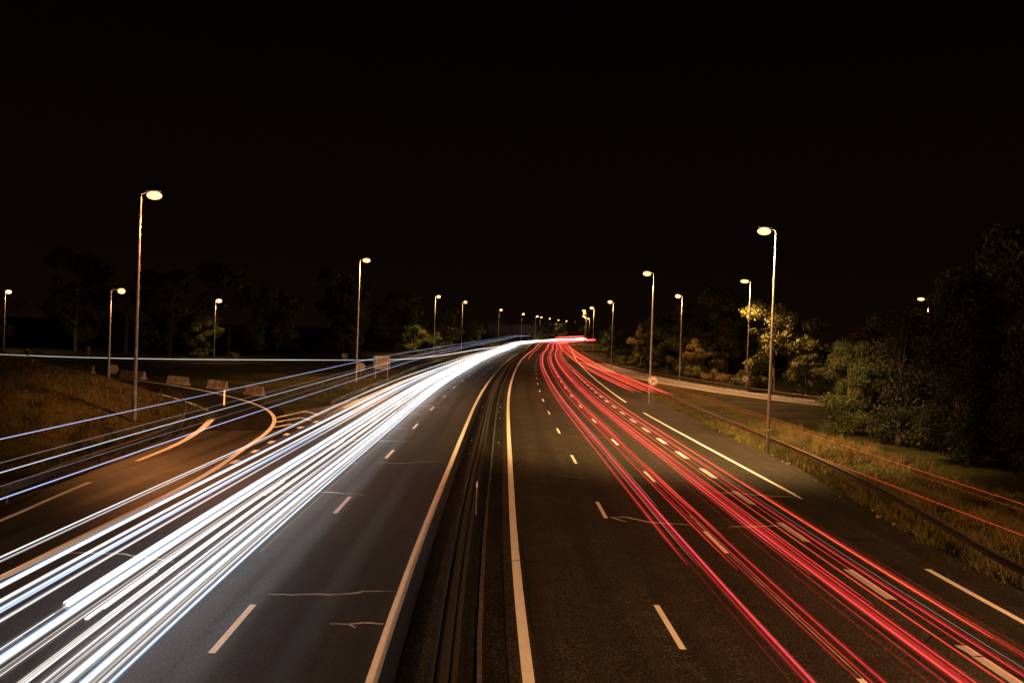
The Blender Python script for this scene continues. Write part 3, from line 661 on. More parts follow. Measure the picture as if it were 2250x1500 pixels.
# ---------------------------------------------------------------- light streaks left by the passing traffic
TR = []
def trail(o_, z, r, m, s0, s1, label, group, name='light_streak', drift=None, cat='light streak', sq=1.0):
    ss = []; s_ = s0; o0 = o_(50.) if callable(o_) else o_
    while s_ < s1: ss.append(s_); s_ += 1.2 if s_ < 40 else (2.5 if s_ < 150 else 5)
    ss.append(s1); pts = []
    for s_ in ss:
        oo = (o_(s_) if callable(o_) else o_)+(.05*math.sin(s_/37.+r*90)+.03*math.sin(s_/13.+z*7))*smooth(20, 60, s_)
        if drift: oo += drift(s_)
        x, y = XY(s_, oo); pts.append((float(x), float(y), float(prof(s_, max(min(oo, 14), -14)))+z))
    rr = [r*(1+(.0032 if o0 < 0 else .0085)*max(0, s_-30))*(1.1 if o0 < 0 and z < 2 else 1) for s_ in ss]
    if s0 > 12 and o0 > 0: rr[0] *= .15; rr[1] *= .5; rr[2] *= .8
    mb = MB(); pal = BUNDLE.get(m.name); rr = [q*TW for q in rr]; r = r*TW
    if pal and r >= .020:
        halo, pal = pal; mats = [halo]+pal; mb.tube(pts, [q*(1.7 if o0 > 0 else 1.35) for q in rr], 8, 0)
        mb.tube(pts, [q*.62 for q in rr], 5, 1)
        rnd = random.Random(int(1000*abs(o0))+int(z*100)); n = max(3, min(7, int(r/.013)))
        for k in range(n):
            a_ = rnd.uniform(-1, 1)*r*.95; b_ = rnd.uniform(-1, 1)*r*.5; q0 = rnd.uniform(.10, .26)*min(r, .06); i0 = 0; i1 = len(pts)
            if rnd.random() < .3: i0 = rnd.randint(0, len(pts)//4)
            if rnd.random() < .3: i1 = rnd.randint(len(pts)*2//3, len(pts))
            seg = []
            for i in range(i0, i1):
                p = Vector(pts[i]); d = (Vector(pts[min(i+1, len(pts)-1)])-Vector(pts[max(i-1, 0)])).normalized(); sc_ = rr[i]/r
                seg.append(p+Vector((d.y, -d.x, 0))*a_*sc_+Vector((0, 0, b_*sc_)))
            mb.tube(seg, [max(.004, q0)*(rr[i]/r) for i in range(i0, i1)], 4, 1+rnd.randrange(len(pal)))
        if m.name == 'streak_bright_white' and len(pts) > 60:
            mats = mats+[CORE[m.name]]; mb.tube([(p[0], p[1], p[2]+r*.2) for p in pts], [.015*(q/r)**.8 for q in rr], 4, len(mats)-1)
        o = mb.build(name, None, None, mats)
    else:
        mb.tube(pts, rr, 6, caps=True); o = mb.build(name, m)
    tag(o, label, cat, group); return o
BUNDLE = {}; TW = .74
G_W = 'white headlight streaks on the left carriageway'; G_R = 'red tail light streaks on the right carriageway'; G_B = 'high blue-white lorry streaks on the left'; G_T = 'high red lorry streaks on the right'
def strand(name, col, st):
    m = glow(name, col, st, .5, .12); m.cycles.emission_sampling = 'NONE'; return m
mW = glow('streak_white', (1.0, .97, .95), 0.540, .35); mWs = glow('streak_bright_white', (1.0, .98, .96), 1.120, .3); mWb = glow('streak_cool_white', (.80, .92, 1.0), 0.480, .4)
mWg = glow('streak_grey', (.92, .84, .82), 0.168, .5); mWw = glow('streak_warm', (1.0, .88, .76), 0.495, .4); mBl = glow('streak_blue', (.28, .52, 1.0), .45, .4)
mOr = glow('streak_amber', (1.0, .42, .14), .5, .4); mBr = glow('streak_brown', (.9, .5, .32), .35, .4)
hW = glow('halo_white', (1.0, .95, .95), 0.110, .4); hWs = glow('halo_bright', (.96, .97, 1.0), 0.225, .3); hB = glow('halo_blue', (.32, .55, 1.0), 0.234, .4); hG = glow('halo_grey', (.9, .84, .84), 0.054, .5); hWw = glow('halo_warm', (1.0, .84, .72), 0.100, .4)
sW = strand('strand_white', (1, 1, 1), 1.430); sC = strand('strand_cool', (.55, .78, 1.0), 0.910); sWm = strand('strand_warm', (1.0, .88, .78), 0.650); sG = strand('strand_grey', (.8, .76, .78), .55); sL = strand('strand_lilac', (.75, .70, .80), .7)
CORE = {'streak_white': glow('core_white', (1, .97, .94), 9, .3), 'streak_bright_white': glow('core_bright', (1, .98, .97), 6, .3), 'streak_cool_white': glow('core_cool', (.72, .86, 1), 9, .3), 'streak_warm': glow('core_warm', (1, .88, .76), 8, .3)}
BUNDLE = {'streak_white': (hW, [mW, sW, sC, sWm, sG]), 'streak_bright_white': (hWs, [mWs, sW, sW, sC, sWm]), 'streak_cool_white': (hB, [mWb, sC, sW, sC, sL]), 'streak_grey': (hG, [mWg, sG, sG, sL, sWm, sW]), 'streak_warm': (hWw, [mWw, sWm, sW, sG]), 'streak_blue': (hB, [mBl, sC])}
far = 612
ORD = 'first second third fourth fifth sixth seventh eighth ninth tenth eleventh twelfth thirteenth fourteenth fifteenth sixteenth seventeenth eighteenth nineteenth twentieth'.split()+['twenty-'+w for w in 'first second third fourth fifth sixth seventh eighth ninth'.split()]+['thirtieth']+['thirty-'+w for w in 'first second third fourth fifth sixth'.split()]
# (offset, height, radius, material, start, end, look) ordered from the median outwards
WT = [(-7.10, .50, .010, mBr, 23, 90, 'hair-thin brown'), (-7.22, .62, .045, mWb, 4, far, 'soft bluish'), (-7.33, .66, .05, mW, 4, far, 'plain white'), (-7.44, .66, .022, mWw, 4, far, 'thin warm white'), (-7.56, .66, .06, mWs, 4, far, 'very bright white'),
      (-7.68, .62, .035, mWb, 4, far, 'cool white'), (-7.84, .68, .08, mWs, 4, far, 'broad glaring white'), (-7.90, .66, .08, mWg, 4, 19, 'faded lilac-grey'), (-8.08, .66, .05, mWg, 4, 60, 'pale grey'), (-8.22, .66, .07, mWg, 4, far, 'wide pale grey'),
      (-8.42, .70, .018, mWs, 4, far, 'thin brilliant white'), (-8.54, .64, .05, mW, 4, far, 'plain white'), (-8.66, .60, .03, mWw, 4, far, 'thin warm'), (-8.90, .66, .05, mWs, 17.0, far, 'short bright white'), (-9.02, .66, .05, mWg, 4, 70, 'grey-white'),
      (-9.15, .64, .018, mWw, 4, far, 'thin pinkish white'), (-9.27, .70, .055, mWs, 4, far, 'bright white'), (-9.42, .66, .06, mWb, 4, far, 'pale blue-white'), (-9.58, .70, .10, mWs, 17.6, far, 'broadest glaring white'), (-9.62, .66, .05, mWg, 4, 20, 'dim bluish-grey'),
      (-10.45, .62, .045, mW, 4, far, 'clean white'), (-10.56, .72, .02, mWw, 4, far, 'thin cream'), (-10.68, .66, .045, mBl, 4, 95, 'deep blue edged'), (-10.80, .64, .04, mWb, 4, far, 'cool blue-white'), (-10.98, .66, .05, mWw, 4, far, 'warm white'), (-11.07, .64, .035, mWg, 4, 110, 'greyish'),
      (-11.52, .66, .055, mW, 4, far, 'strong white'), (-11.62, .64, .045, mWb, 4, far, 'icy white'), (-12.13, .55, .010, mOr, 4, 110, 'hair-thin amber'), (-12.55, .66, .035, mWg, 4, far, 'soft grey-white'), (-12.62, .72, .022, mWs, 4, far, 'crisp outermost white')]
for i, (o_, z_, r_, m_, a_, b_, d_) in enumerate(WT):
    dr = (lambda s_: .9*smooth(70, 230, s_)*1.0) if o_ < -10.2 else (lambda s_: .25*smooth(80, 260, s_))
    trail(o_, z_, r_, m_, a_, b_, '%s headlight streak, %s from the median on the left' % (d_, ORD[i]), G_W, drift=dr)
mTB = glow('streak_lorry_blue', (.50, .58, 1.0), 1.0, .45); mTW = glow('streak_lorry_white', (.70, .78, 1.0), .9, .4); mTP = glow('streak_lorry_pale', (.75, .66, .68), .30, .4)
for o_, z_, r_, m_, d_ in ((-12.95, 3.5, .015, mTB, 'highest of the blue lorry light streaks crossing the bank and the slip road'), (-11.22, 3.5, .009, mTP, 'thin grey lorry light streak, second below the highest blue one'), (-10.65, 3.5, .014, mTW, 'pale blue-white lorry light streak crossing the near lamp post low down'), (-9.95, 3.5, .006, mTP, 'faintest brownish lorry light streak between two blue-white ones'), (-9.38, 3.5, .015, mTB, 'lowest of the blue lorry light streaks, just above the slip road marking')):
    trail(o_, z_, r_, m_, 4, 430, d_, G_B, drift=lambda s_: .6*smooth(60, 200, s_))
# white streak along the far left ramp
mRm = glow('streak_ramp', (1.0, .93, .88), 1.1, .4)
q = resample([(-120, 118), (-90, 116.6), (-73.15, 116.7), (-60.8, 117.6), (-49.9, 122.6), (-36.7, 133.6), (-22.9, 149.1), (-17.9, 173.2), (-15.0, 200.4), (-10.3, 252.2), (-.5, 324), (9.5, 390)], 3)
mb = MB(); mb.tube([(p[0], p[1], gz(p[0], p[1])+.65) for p in q], [.03+.0006*max(0, p[1]-120) for p in q], 6); tag(mb.build('light_streak', mRm), 'level white streak along the far left ramp behind the barrier blocks', 'light streak')
mR = glow('streak_red', (1.0, .050, .040), 0.400, .45); mRb = glow('streak_bright_red', (1.0, .055, .08), 0.750, .35); mRd = glow('streak_dim_red', (.75, .03, .025), .13, .6); mRp = glow('streak_pink', (1.0, .26, .24), 0.420, .4); mRo = glow('streak_orange_red', (1.0, .085, .035), 0.440, .4); mRy = glow('streak_gold', (1.0, .50, .16), .35, .9, .8); mRw = glow('streak_pale_thin', (.9, .68, .6), .38, .3)
hR = glow('halo_red', (1.0, .045, .035), 0.070, .4); hRd = glow('halo_dim_red', (.8, .025, .03), .045, .5)
sR = strand('strand_red', (1.0, .06, .07), 0.640); sRp = strand('strand_pink', (1.0, .22, .22), 0.480); sRo = strand('strand_orange', (1.0, .14, .05), 0.560); sRk = strand('strand_dark_red', (.7, .02, .03), .4)
BUNDLE.update({'streak_red': (hR, [mR, sR, sRk, sRp, sR]), 'streak_bright_red': (hR, [mRb, sR, sRp, sR]), 'streak_dim_red': (hRd, [mRd, sRk, sRk, sR]), 'streak_orange_red': (hR, [mRo, sRo, sR, sRo])})
RT = [(1.13, .8, .05, mRo, 175, far, 'orange-tinged'), (2.19, .8, .05, mR, 174, far, 'red'), (4.62, .75, .045, mR, 22.5, far, 'crimson, cut off short'), (4.74, .72, .02, mRd, 4, 60, 'dim red'), (4.87, .78, .02, mRp, 22.4, far, 'thin pink'), (5.00, .74, .05, mRd, 5, far, 'soft red'), (5.10, .78, .05, mRb, 4, far, 'brightest crimson'), (5.22, .8, .02, mRp, 30, far, 'thin pinkish'),
      (5.95, .75, .03, mR, 22.4, far, 'dull red'), (6.12, .72, .03, mRd, 4, 90, 'dark red'), (6.30, .75, .05, mRd, 4, far, 'wide dim red'), (6.38, .6, .012, mRy, 13, 30, 'broken gold'), (6.48, .75, .055, mR, 30, far, 'broad red'), (6.58, .78, .03, mRo, 26, far, 'orange-red'), (6.62, .7, .06, mRd, 4, 40, 'broad smoky red'), (6.72, .75, .03, mR, 48, far, 'narrow red'), (6.85, .80, .015, mRp, 50, far, 'thin rosy'),
      (7.50, .72, .02, mRd, 4, 70, 'thin dark red'), (7.78, .75, .03, mRd, 4, far, 'faint red'), (7.95, .75, .045, mR, 22.4, far, 'solid red'), (8.06, .78, .06, mR, 4, far, 'very bright red'), (8.22, .74, .10, mRd, 4, far, 'wide hazy red'), (8.42, .74, .07, mRd, 4, 120, 'hazy red'), (8.58, .75, .03, mR, 20, far, 'medium red'), (8.93, .80, .028, mRo, 4, far, 'sharp orange-red'),
      (9.45, .72, .03, mRd, 4, 80, 'faint dark'), (9.72, .75, .07, mRd, 4, far, 'broad faint red'), (9.85, .75, .035, mR, 37, far, 'red'), (10.02, .70, .006, mRw, 4, far, 'hair-thin pale'), (10.32, .76, .05, mRo, 18, far, 'strong orange-red'), (10.42, .74, .07, mRd, 4, 60, 'broad dusky red'), (10.70, .76, .012, mRd, 4, far, 'thin outermost red')]
for i, (o_, z_, r_, m_, a_, b_, d_) in enumerate(RT):
    dr = (lambda s_: -.5*smooth(90, 220, s_)) if o_ > 9 else (lambda s_: -.3*smooth(60, 160, s_) if o_ < 5.4 else 0.)
    trail(o_, z_, r_, m_, a_, b_, '%s tail light streak, %s from the median on the right' % (d_, ORD[i]), G_R, drift=dr)
mTF = glow('streak_lorry_fan', (1.0, .07, .045), 1.3, .3); mTR = glow('streak_lorry_red', (1.0, .07, .035), .5, .3); mTD = glow('streak_lorry_red_dim', (1.0, .06, .035), .22, .3)
LT = [(7.93, 3.5, .045, mTF, 53), (8.38, 3.5, .03, mTF, 53), (8.75, 3.6, .04, mTR, 54), (9.19, 3.45, .045, mTF, 54), (9.55, 3.5, .035, mTF, 53.6), (9.50, 3.5, .011, mTR, 4), (10.08, 3.5, .045, mTF, 53), (10.43, 3.5, .035, mTF, 52.7), (11.35, 3.5, .007, mTD, 4), (11.92, 3.5, .010, mTR, 4), (12.3, 3.55, .012, mTD, 30)]
for i, (o_, z_, r_, m_, a_) in enumerate(LT):
    trail(o_, z_, r_, m_, a_, 520, '%s high red lorry streak from the left, %s' % (ORD[i], 'running past the near lamp' if a_ < 40 else 'ending near the round sign'), G_T, drift=lambda s_: 1.0*smooth(60, 200, s_)-2.0*smooth(230, 400, s_))

# ---------------------------------------------------------------- vegetation
def leaf_mesh(name, centres, radii, n, size, m, flat=.8, dens=None, jitter=.35):
    """Many small leaf clumps scattered through overlapping lobes; one mesh."""
    centres = np.array(centres); radii = np.array(radii); w = radii**2.2; w = w/w.sum()
    ci = RNG.choice(len(centres), n, p=w)
    d = RNG.normal(size=(n, 3)); d /= np.linalg.norm(d, axis=1)[:, None]
    rad = RNG.random(n)**.38*(1+RNG.normal(0, .10, n))
    p = centres[ci]+d*(radii[ci]*rad)[:, None]*np.array([1, 1, flat])
    nr = d+RNG.normal(size=(n, 3))*.8; nr /= np.linalg.norm(nr, axis=1)[:, None]
    t = np.cross(nr, RNG.normal(size=(n, 3))); t /= np.linalg.norm(t, axis=1)[:, None]; b = np.cross(nr, t)
    sz = size*RNG.uniform(.5, 1.3, n)[:, None]
    v = np.stack([p+t*sz, p+b*sz*.55, p-t*sz*.9, p-b*sz*.55], 1).reshape(-1, 3)
    me = bpy.data.meshes.new(name); me.vertices.add(4*n); me.vertices.foreach_set('co', v.ravel()); me.loops.add(4*n); me.loops.foreach_set('vertex_index', np.arange(4*n))
    me.polygons.add(n); me.polygons.foreach_set('loop_start', np.arange(0, 4*n, 4)); me.polygons.foreach_set('loop_total', np.full(n, 4)); me.materials.append(m); me.update(); return me
def tree_proto(name, H, W, n, size, m, seed, base_h=.12, bare=False):
    rnd = random.Random(seed); root = empty(name, (0, 0, 0)); tb = MB(); cen = []; rad = []
    lean = Vector((rnd.uniform(-.06, .06), rnd.uniform(-.06, .06), 1))
    tb.tube([lean*(H*t) for t in (0, .15, .35, .55, .75, .9)], [H*.022, H*.017, H*.014, H*.010, H*.006, H*.002], 8)
    nb = 9 if not bare else 14
    for k in range(nb):
        t = base_h+(.88-base_h)*(k+.5)/nb; an = rnd.uniform(0, 6.28); ln = W*(1-.5*abs(t-.45))*rnd.uniform(.6, 1.05)
        p0 = lean*(H*t*.85); dr = Vector((math.cos(an), math.sin(an), rnd.uniform(.25, .9))); p1 = p0+dr*ln*.5; p2 = p0+dr*ln+Vector((0, 0, -.08*ln))
        tb.tube([p0, p1, p2], [H*.008, H*.005, H*.0015], 6)
        for q_ in range(3):
            e_ = p2+Vector((rnd.gauss(0, 1), rnd.gauss(0, 1), rnd.gauss(0, .8)))*W*.28; tb.tube([p1.lerp(p2, .4), e_], [H*.003, H*.001], 5)
            cen.append(tuple(e_)); rad.append(W*rnd.uniform(.16, .30))
        cen.append(tuple(p2)); rad.append(W*rnd.uniform(.26, .42))
    for q_ in range(4):
        cen.append((rnd.gauss(0, W*.2), rnd.gauss(0, W*.2), H*rnd.uniform(.72, .97))); rad.append(W*rnd.uniform(.22, .36))
    tb.build('trunk', M_BARK, root, sm=True)
    if not bare: link('crown', leaf_mesh('crown', cen, rad, n, size, m), root)
    return root
protos = [tree_proto('broadleaf_tree', 10, 3.6, 15000, .17, M_LEAF, 1), tree_proto('broadleaf_tree', 11, 3.4, 15000, .17, M_LEAF2, 2), tree_proto('broadleaf_tree', 12, 4.0, 16000, .18, M_LEAF, 3), tree_proto('broadleaf_tree', 9, 3.8, 14000, .16, M_LEAF, 4, .03)]
bare = tree_proto('bare_tree', 15, 4.2, 0, .1, M_LEAF, 9, .3, True)
M_DARK = leafm('shaded_thicket_leaves', (.008, .010, .004), (.024, .026, .009))  # leaf colours darkened to stand in for unlit foliage
thick = []
for k in range(3):
    rnd = random.Random(40+k); r_ = empty('thicket_tree', (0, 0, 0)); cs = []; rd = []
    for q_ in range(60):
        z_ = rnd.uniform(.2, 9.5); w_ = 3.0*(1-.45*abs(z_-3.5)/6); an = rnd.uniform(0, 6.28); cs.append((w_*math.cos(an)*rnd.uniform(.2, 1), w_*math.sin(an)*rnd.uniform(.2, 1), z_)); rd.append(rnd.uniform(.6, 1.25))
    tb = MB(); tb.tube([(0, 0, 0), (.15, 0, 3), (0, .2, 6.5), (.2, .1, 9.5)], [.24, .18, .11, .03], 8)
    for q_ in range(16): c = cs[q_]; tb.tube([(0, 0, c[2]*.6), (c[0]*.6, c[1]*.6, c[2]*.85), c], [.06, .035, .01], 5)
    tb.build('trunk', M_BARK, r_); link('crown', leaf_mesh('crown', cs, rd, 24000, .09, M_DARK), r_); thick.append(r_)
shrubs = []
for k in range(3):
    r_ = empty('shrub', (0, 0, 0)); cs = [(random.gauss(0, .9), random.gauss(0, .9), random.uniform(.5, 1.7)) for _ in range(12)]
    st = MB()
    for c in cs[:7]: st.tube([(c[0]*.2, c[1]*.2, 0), (c[0]*.6, c[1]*.6, c[2]*.6), c], [.03, .02, .006], 5)
    st.build('stems', M_BARK, r_); link('foliage', leaf_mesh('foliage', cs, [random.uniform(.4, .8) for _ in cs], 5200, .10, (M_LEAF, M_LEAF2, M_IVY)[k]), r_); shrubs.append(r_)
used = set()
def put(proto, x, y, sc, rz, label, cat, group, sz=None, dz=-.1):
    if proto.name in used: o = copy_tree(proto)
    else: o = proto; used.add(proto.name)
    o.location = (x, y, gz(x, y)+dz); o.rotation_euler = (0, 0, rz); o.scale = (sc, sc, sc if sz is None else sz); tag(o, label, cat, group); return o
GT = 'trees beyond the right ramp'; GL = 'trees beyond the left ramp'
TREES = [(28.6, 160, 1.0, 0, 'lit leafy tree right behind the lamp at the ramp, tallest of that clump'), (33.0, 158, .95, 3, 'lit leafy tree in the middle of the clump between the two ramp lamps'), (31.5, 148, .62, 1, 'low rusty-leaved tree in front of the clump between the ramp lamps'), (37.5, 152, .95, 1, 'browner leafy tree at the right of the clump between the ramp lamps'),
 (27.0, 183, .85, 1, 'reddish-brown tree in the gap left of the no turn sign lamp'), (25.5, 205, .85, 0, 'dark leafy tree behind the lamp left of the no turn sign'), (31.5, 190, 1.1, 2, 'tall dark tree standing back between the two lamps left of the sign'), (27.5, 232, .9, 3, 'dark tree close behind the lamp nearest the stacked cluster'),
 (28.5, 258, .8, 0, 'small dark tree right of the stacked far lamps'), (33, 285, .85, 1, 'dark tree hiding the far bend right of the stacked lamps'), (37.5, 322, .85, 2, 'dark tree hiding where the streaks end at the bend'), (47, 385, 1.0, 3, 'farthest dark tree behind the end of the streaks'),
 (36.8, 121, 1.15, 2, 'tall tree just right of the lamp carrying the small round sign'), (41.5, 118, 1.1, 0, 'lit tree with hanging boughs behind the near right lamp post'), (38.5, 112, .62, 3, 'low wide tree right of the small round sign, by the ramp rail'), (45.5, 109, 1.0, 1, 'rust-tinged tree left of the ivy covered tree'), (42.0, 104, .75, 0, 'bushy tree at the end of the ramp guard rail'),
 (50, 125, .8, 2, 'tall dark tree behind the row at the ramp'), (60, 122, .85, 0, 'tall dark tree left of the far right lamp'), (57, 96, .6, 3, 'dark tree below the far right lamp'), (69, 112, .9, 2, 'dark tree under the far right lamp, set back'), (76, 118, 1.4, 1, 'dark tree right of the far right lamp'), (60, 88, 1.2, 0, 'dark tree in the middle of the right woods'),
 (40, 160, 1.5, 2, 'tall background tree above the ramp clump'), (47, 172, 1.5, 0, 'tall background tree right above the ramp clump'), (72, 92, 1.5, 3, 'far dark tree at the right edge of the woods')]
TREES += [(45, 78, 1.6, 2, 'very tall dark tree standing behind the ivy covered tree'), (57, 70, 1.7, 1, 'very tall dark tree over the right woods'), (46, 98, .5, 2, 'tall dark tree behind the end of the ramp rail'), (34, 170, 1.25, 1, 'tall rusty tree behind the lit clump')]
for x_, y_, sc, k, lb in TREES: put(protos[k], x_, y_, sc, random.uniform(0, 6.28), lb, 'tree', GT)
LTREES = [(-25.5, 205, .75, 0, 'lit leafy tree at the foot of the third left lamp'), (-21, 212, .6, 3, 'small leafy tree right of the third left lamp'), (-17.5, 222, .9, 1, 'narrow brown tree between the third and fourth left lamps'), (-33, 225, 1.3, 2, 'tall dark tree left of the third left lamp'), (-42, 200, 1.2, 0, 'dark tree right behind the second left lamp'), (-55, 190, 1.3, 2, 'dark tree left behind the second left lamp'),
 (-57.5, 150, .8, 0, 'leafy tree touching the lone lamp beyond the left ramp'), (-70, 165, 1.3, 2, 'dark tree in the left wood, left of the lone lamp'), (-85, 160, 1.3, 0, 'dark tree in the middle of the left wood'), (-97, 152, 1.2, 1, 'rusty dark tree near the left picture edge'), (-34, 172, .5, 1, 'small twiggy tree above the square arrow board'), (-14, 262, .9, 0, 'dark tree left of the overpass column'), (-24, 270, 1.2, 2, 'tall dark tree left of the overpass'), (12.5, 452, .9, 0, 'leafy tree before the right end of the overpass'), (20, 520, 1.1, 2, 'dim tree right of the overpass behind the far lamps'), (32, 570, 1.2, 0, 'dim tree under the third tiny far lamp'), (45, 620, 1.3, 1, 'dim brown tree under the last tiny far lamp'), (55, 640, 1.3, 3, 'dim tree at the far right of the tiny lamps')]
LTREES += [(-62, 178, 1.7, 2, 'very tall dark tree high behind the lone ramp lamp'), (-76, 182, 1.8, 0, 'very tall dark tree high in the left wood'), (-92, 176, 1.8, 2, 'very tall dark tree high near the left edge'), (-46, 215, 1.8, 2, 'very tall dark tree high behind the second left lamp'), (-32, 245, 1.8, 0, 'very tall dark tree high behind the third left lamp')]
for x_, y_, sc, k, lb in LTREES: put(protos[k], x_, y_, sc, random.uniform(0, 6.28), lb, 'tree', GL)
for x_, y_, sc, lb in ((-63, 150, 1.0, 'bare tree with a forked trunk left of the lone ramp lamp'), (-70, 148, 1.1, 'bare pale-trunked tree behind the near left lamp post'), (-92, 140, 1.0, 'bare tree between the marker board and the thin lamp'), (-80, 150, 1.1, 'bare tree above the round sign back'), (60, 98, .9, 'bare trunk among the right woods below the far right lamp')):
    put(bare, x_, y_, sc, random.uniform(0, 6), lb, 'tree', 'bare trees in the woods')
TH_ = [(27.5, 61.5, 1.0, 0, 'immediately right of the ivy covered tree, touching it'), (29.5, 57, 1.15, 1, 'second right of the ivy covered tree'), (27.6, 52.5, .85, 2, 'third right of the ivy covered tree, lower'), (31.5, 50.5, 1.25, 0, 'fourth right of the ivy covered tree, taller'), (28.5, 46.5, .9, 1, 'above the faint amber marker post'), (32.5, 44, 1.2, 2, 'tall, behind the faint amber marker post'), (28.2, 40.5, .8, 0, 'low at the right edge above the guard rail'), (33, 38.5, 1.2, 1, 'tall at the right edge of the picture'), (35, 66, 1.3, 2, 'standing back behind the ivy covered tree'), (38.5, 56, 1.5, 0, 'tallest, in the middle of the thicket'), (42, 84, .5, 1, 'left behind the ivy covered tree'), (38, 47, 1.5, 1, 'tallest near the right edge')]
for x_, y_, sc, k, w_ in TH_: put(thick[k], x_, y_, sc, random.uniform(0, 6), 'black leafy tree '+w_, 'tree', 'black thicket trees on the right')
# ivy covered tree whose left side catches the lamp
r_ = empty('ivy_covered_tree', (0, 0, 0)); cs = []; rd = []; rnd = random.Random(5)
for k in range(46):
    z_ = rnd.uniform(.3, 7.2); w_ = 2.2*(1-.35*abs(z_-3)/4); an = rnd.uniform(0, 6.28); cs.append((w_*math.cos(an)*rnd.uniform(.3, 1), w_*math.sin(an)*rnd.uniform(.3, 1), z_)); rd.append(rnd.uniform(.5, 1.0))
tb = MB(); tb.tube([(0, 0, 0), (.1, 0, 2.5), (0, .1, 5), (.1, .1, 7)], [.3, .22, .14, .04], 10)
for k in range(12): c = cs[k]; tb.tube([(0, 0, c[2]*.7), c], [.06, .01], 5)
tb.build('trunk', M_BARK, r_); link('crown', leaf_mesh('crown', cs, rd, 26000, .085, M_IVY), r_)
put(r_, 25.9, 67.0, 1.0, 0, 'ivy covered bushy tree ending the grass, its left side lit', 'tree', None)
SH = [(31.0, 74, 1.8, 2), (35, 80, 2.0, 0), (39, 92, 1.4, 1), (31.8, 133, 1.2, 1), (29.5, 141, 1.2, 0), (35.5, 128, 1.5, 2), (26.8, 172, 1.3, 1), (24.8, 190, 1.1, 0), (34.3, 119.5, 1.0, 1), (22.5, 36.5, .45, 1), (23.5, 41, .5, 0)]
pl = ['behind the ivy covered tree', 'left behind the ivy covered tree', 'at the near end of the ramp rail', 'under the lit clump of trees', 'at the foot of the ramp lamp', 'between the ramp lamps', 'left of the no turn sign lamp', 'at the foot of the lamp left of the sign', 'beside the lamp with the small round sign', 'tiny, low in the right corner behind the rail', 'small, behind the rail beside the faint amber marker']
for (x_, y_, sc, k), w_ in zip(SH, pl): put(shrubs[k], x_, y_, sc, random.uniform(0, 6), 'leafy shrub '+w_, 'shrub', 'shrubs on the right verge', dz=-.05)
SHL = [(-56, 146.5, .8, 0, 'low lit shrub left of the lone ramp lamp foot'), (-50, 145.5, .6, 2, 'small shrub right of the lone ramp lamp foot'), (-79, 124, .9, 1, 'shrub beyond the ramp at the left edge'), (-72, 122.5, .6, 0, 'small shrub beyond the ramp right of the dark post'), (-24.5, 199, 1.0, 0, 'shrub under the leafy tree by the third left lamp')]
for x_, y_, sc, k, w_ in SHL: put(shrubs[k], x_, y_, sc, random.uniform(0, 6), w_, 'shrub', 'shrubs beyond the left ramp', dz=-.05)

def blades(name, pts, h, w, m):
    n = len(pts); p = np.array(pts); a = RNG.uniform(0, 6.28, n); hh = h*RNG.uniform(.4, 1.4, n); dx = np.cos(a); dy = np.sin(a); ln = RNG.normal(0, .45, (n, 2))*hh[:, None]
    ww = w*RNG.uniform(.6, 1.4, n)
    v = np.stack([np.stack([p[:, 0]-dx*ww, p[:, 1]-dy*ww, p[:, 2]], 1), np.stack([p[:, 0]+dx*ww, p[:, 1]+dy*ww, p[:, 2]], 1), np.stack([p[:, 0]+ln[:, 0], p[:, 1]+ln[:, 1], p[:, 2]+hh], 1)], 1).reshape(-1, 3)
    me = bpy.data.meshes.new(name); me.vertices.add(3*n); me.vertices.foreach_set('co', v.ravel()); me.loops.add(3*n); me.loops.foreach_set('vertex_index', np.arange(3*n)); me.polygons.add(n)
    me.polygons.foreach_set('loop_start', np.arange(0, 3*n, 3)); me.polygons.foreach_set('loop_total', np.full(n, 3)); me.materials.append(m); me.update()
    o = link(name, me); tag(o, kind='stuff'); return o
def scatter(n, s0, s1, lo, hi, clump=0, pw=1.0):
    s_ = s0+(s1-s0)*RNG.random(n)**pw
    if clump:
        c_s = RNG.uniform(s0, s1, clump); k = RNG.integers(0, clump, n); s_ = c_s[k]+RNG.normal(0, .35, n)
        oo_c = RNG.random(clump); o_ = np.array([lo(a) for a in c_s])+(np.array([hi(a)-lo(a) for a in c_s]))*oo_c; o_ = o_[k]+RNG.normal(0, .25, n)
    else: o_ = np.array([lo(a) for a in s_])+np.array([hi(a)-lo(a) for a in s_])*RNG.random(n)
    x, y = XY(s_, o_); z = ground(x, y)-.03; return np.stack([x, y, z], 1)
re = redge
g1 = scatter(46000, 20, 125, lambda a: re(a)+.15, lambda a: re(a)+8.5, pw=1.3); tag(blades('verge_grass', g1, .14, .016, M_BLADE2), 'short rough grass on the right verge', 'grass')
g2 = scatter(26000, 18, 140, lambda a: re(a)+.1, lambda a: re(a)+2.2, clump=320); tag(blades('rough_weeds', g2, .34, .018, M_BLADE2), 'clumps of weeds under the right guard rail', 'weeds')
g3 = scatter(18000, 24, 70, lambda a: re(a)+1.0, lambda a: re(a)+9, clump=150); tag(blades('dry_tufts', g3, .55, .014, M_DRY), 'dry pale tufts on the grass near the right lamp', 'weeds')
le = ledge
g4 = scatter(52000, 18, 78, lambda a: le(a)-16, lambda a: le(a)-.2, pw=1.0)
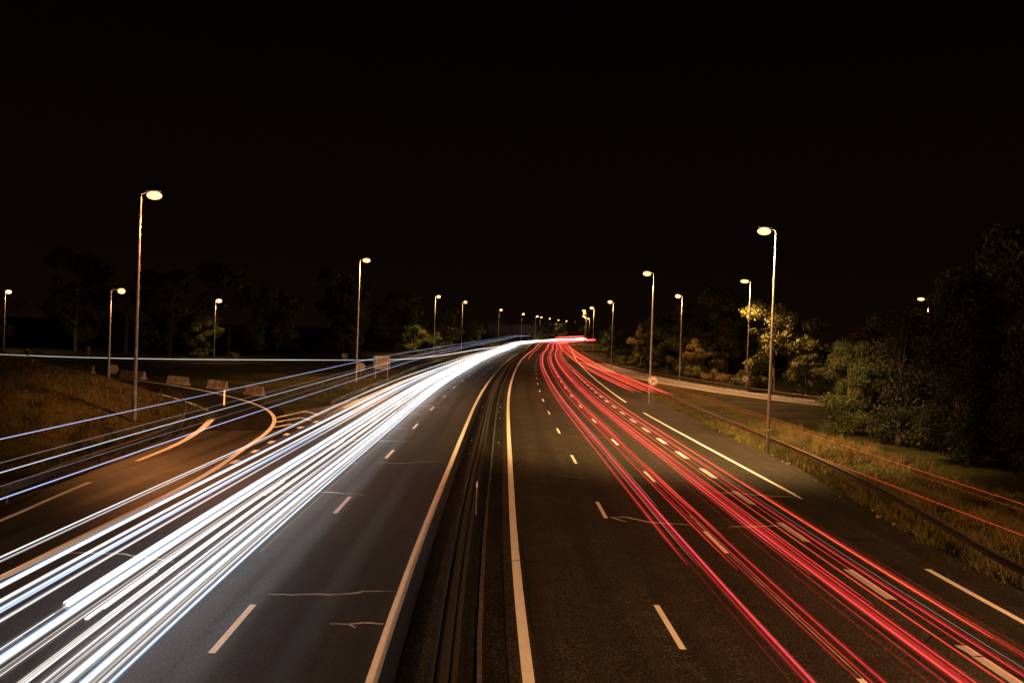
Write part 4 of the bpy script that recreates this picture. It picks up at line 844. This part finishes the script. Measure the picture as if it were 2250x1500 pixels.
keep = (np.hypot(g4[:, 0]+48, g4[:, 1]-50) < 30) & (g4[:, 0] < -18.9); 
_s, _o = so(g4[:, 0], g4[:, 1]); inside = ((g4[:, 0]+48)/29.)**2+((g4[:, 1]-46)/28.)**2 < 1
g4 = g4[keep & inside]; tag(blades('bank_grass', g4, .16, .018, M_BLADE), 'rough grass on the left bank', 'grass')
g5 = scatter(9000, 26, 66, lambda a: le(a)-9, lambda a: le(a)-.3, clump=90)
ins5 = ((g5[:, 0]+48)/29.)**2+((g5[:, 1]-46)/27.)**2 < 1; g5 = g5[ins5]; tag(blades('bank_tufts', g5, .45, .014, M_BLADE), 'dry tufts on the left bank by the guard rail', 'weeds')
g6 = scatter(20000, 62, 150, lambda a: -26, lambda a: le(a)-.8, pw=1.0); s6, o6 = so(g6[:, 0], g6[:, 1])
dl = np.hypot(g6[:, 0]+17, g6[:, 1]-60); g6 = g6[(g6[:, 0] > -23) & (g6[:, 1] > 74)]; tag(blades('island_grass', g6, .2, .025, M_BLADE), 'grass between the left carriageway and the loop', 'grass')
g7 = scatter(9000, 10, 120, lambda a: -2.45, lambda a: -2.0, clump=160); g7 = np.concatenate([g7, scatter(7000, 10, 120, lambda a: -1.15, lambda a: -.55, clump=140)])
tag(blades('median_weeds', g7, .09, .010, M_BLADE), 'sparse weeds along the central reservation', 'weeds')
# windblown litter on the right verge
mb = MB()
for k in range(46):
    s_ = random.uniform(18, 75); o_ = redge(s_)+random.uniform(-.3, 1.1); x_, y_ = XY(s_, o_); z_ = gz(float(x_), float(y_))
    mb.box((float(x_), float(y_), z_+.04), (random.uniform(.04, .16), random.uniform(.03, .10), random.uniform(.01, .05)), rz=random.uniform(0, 6))
for k in range(10):
    s_ = random.uniform(24, 80); o_ = random.choice([-2.3, -.7])+random.uniform(-.15, .15); x_, y_ = XY(s_, o_); z_ = gz(float(x_), float(y_)); mb.box((float(x_), float(y_), z_+.04), (.1, .07, .03), rz=random.uniform(0, 6))
tag(mb.build('litter', M_LIT), 'small scraps of litter along the verges', 'litter', kind='stuff')
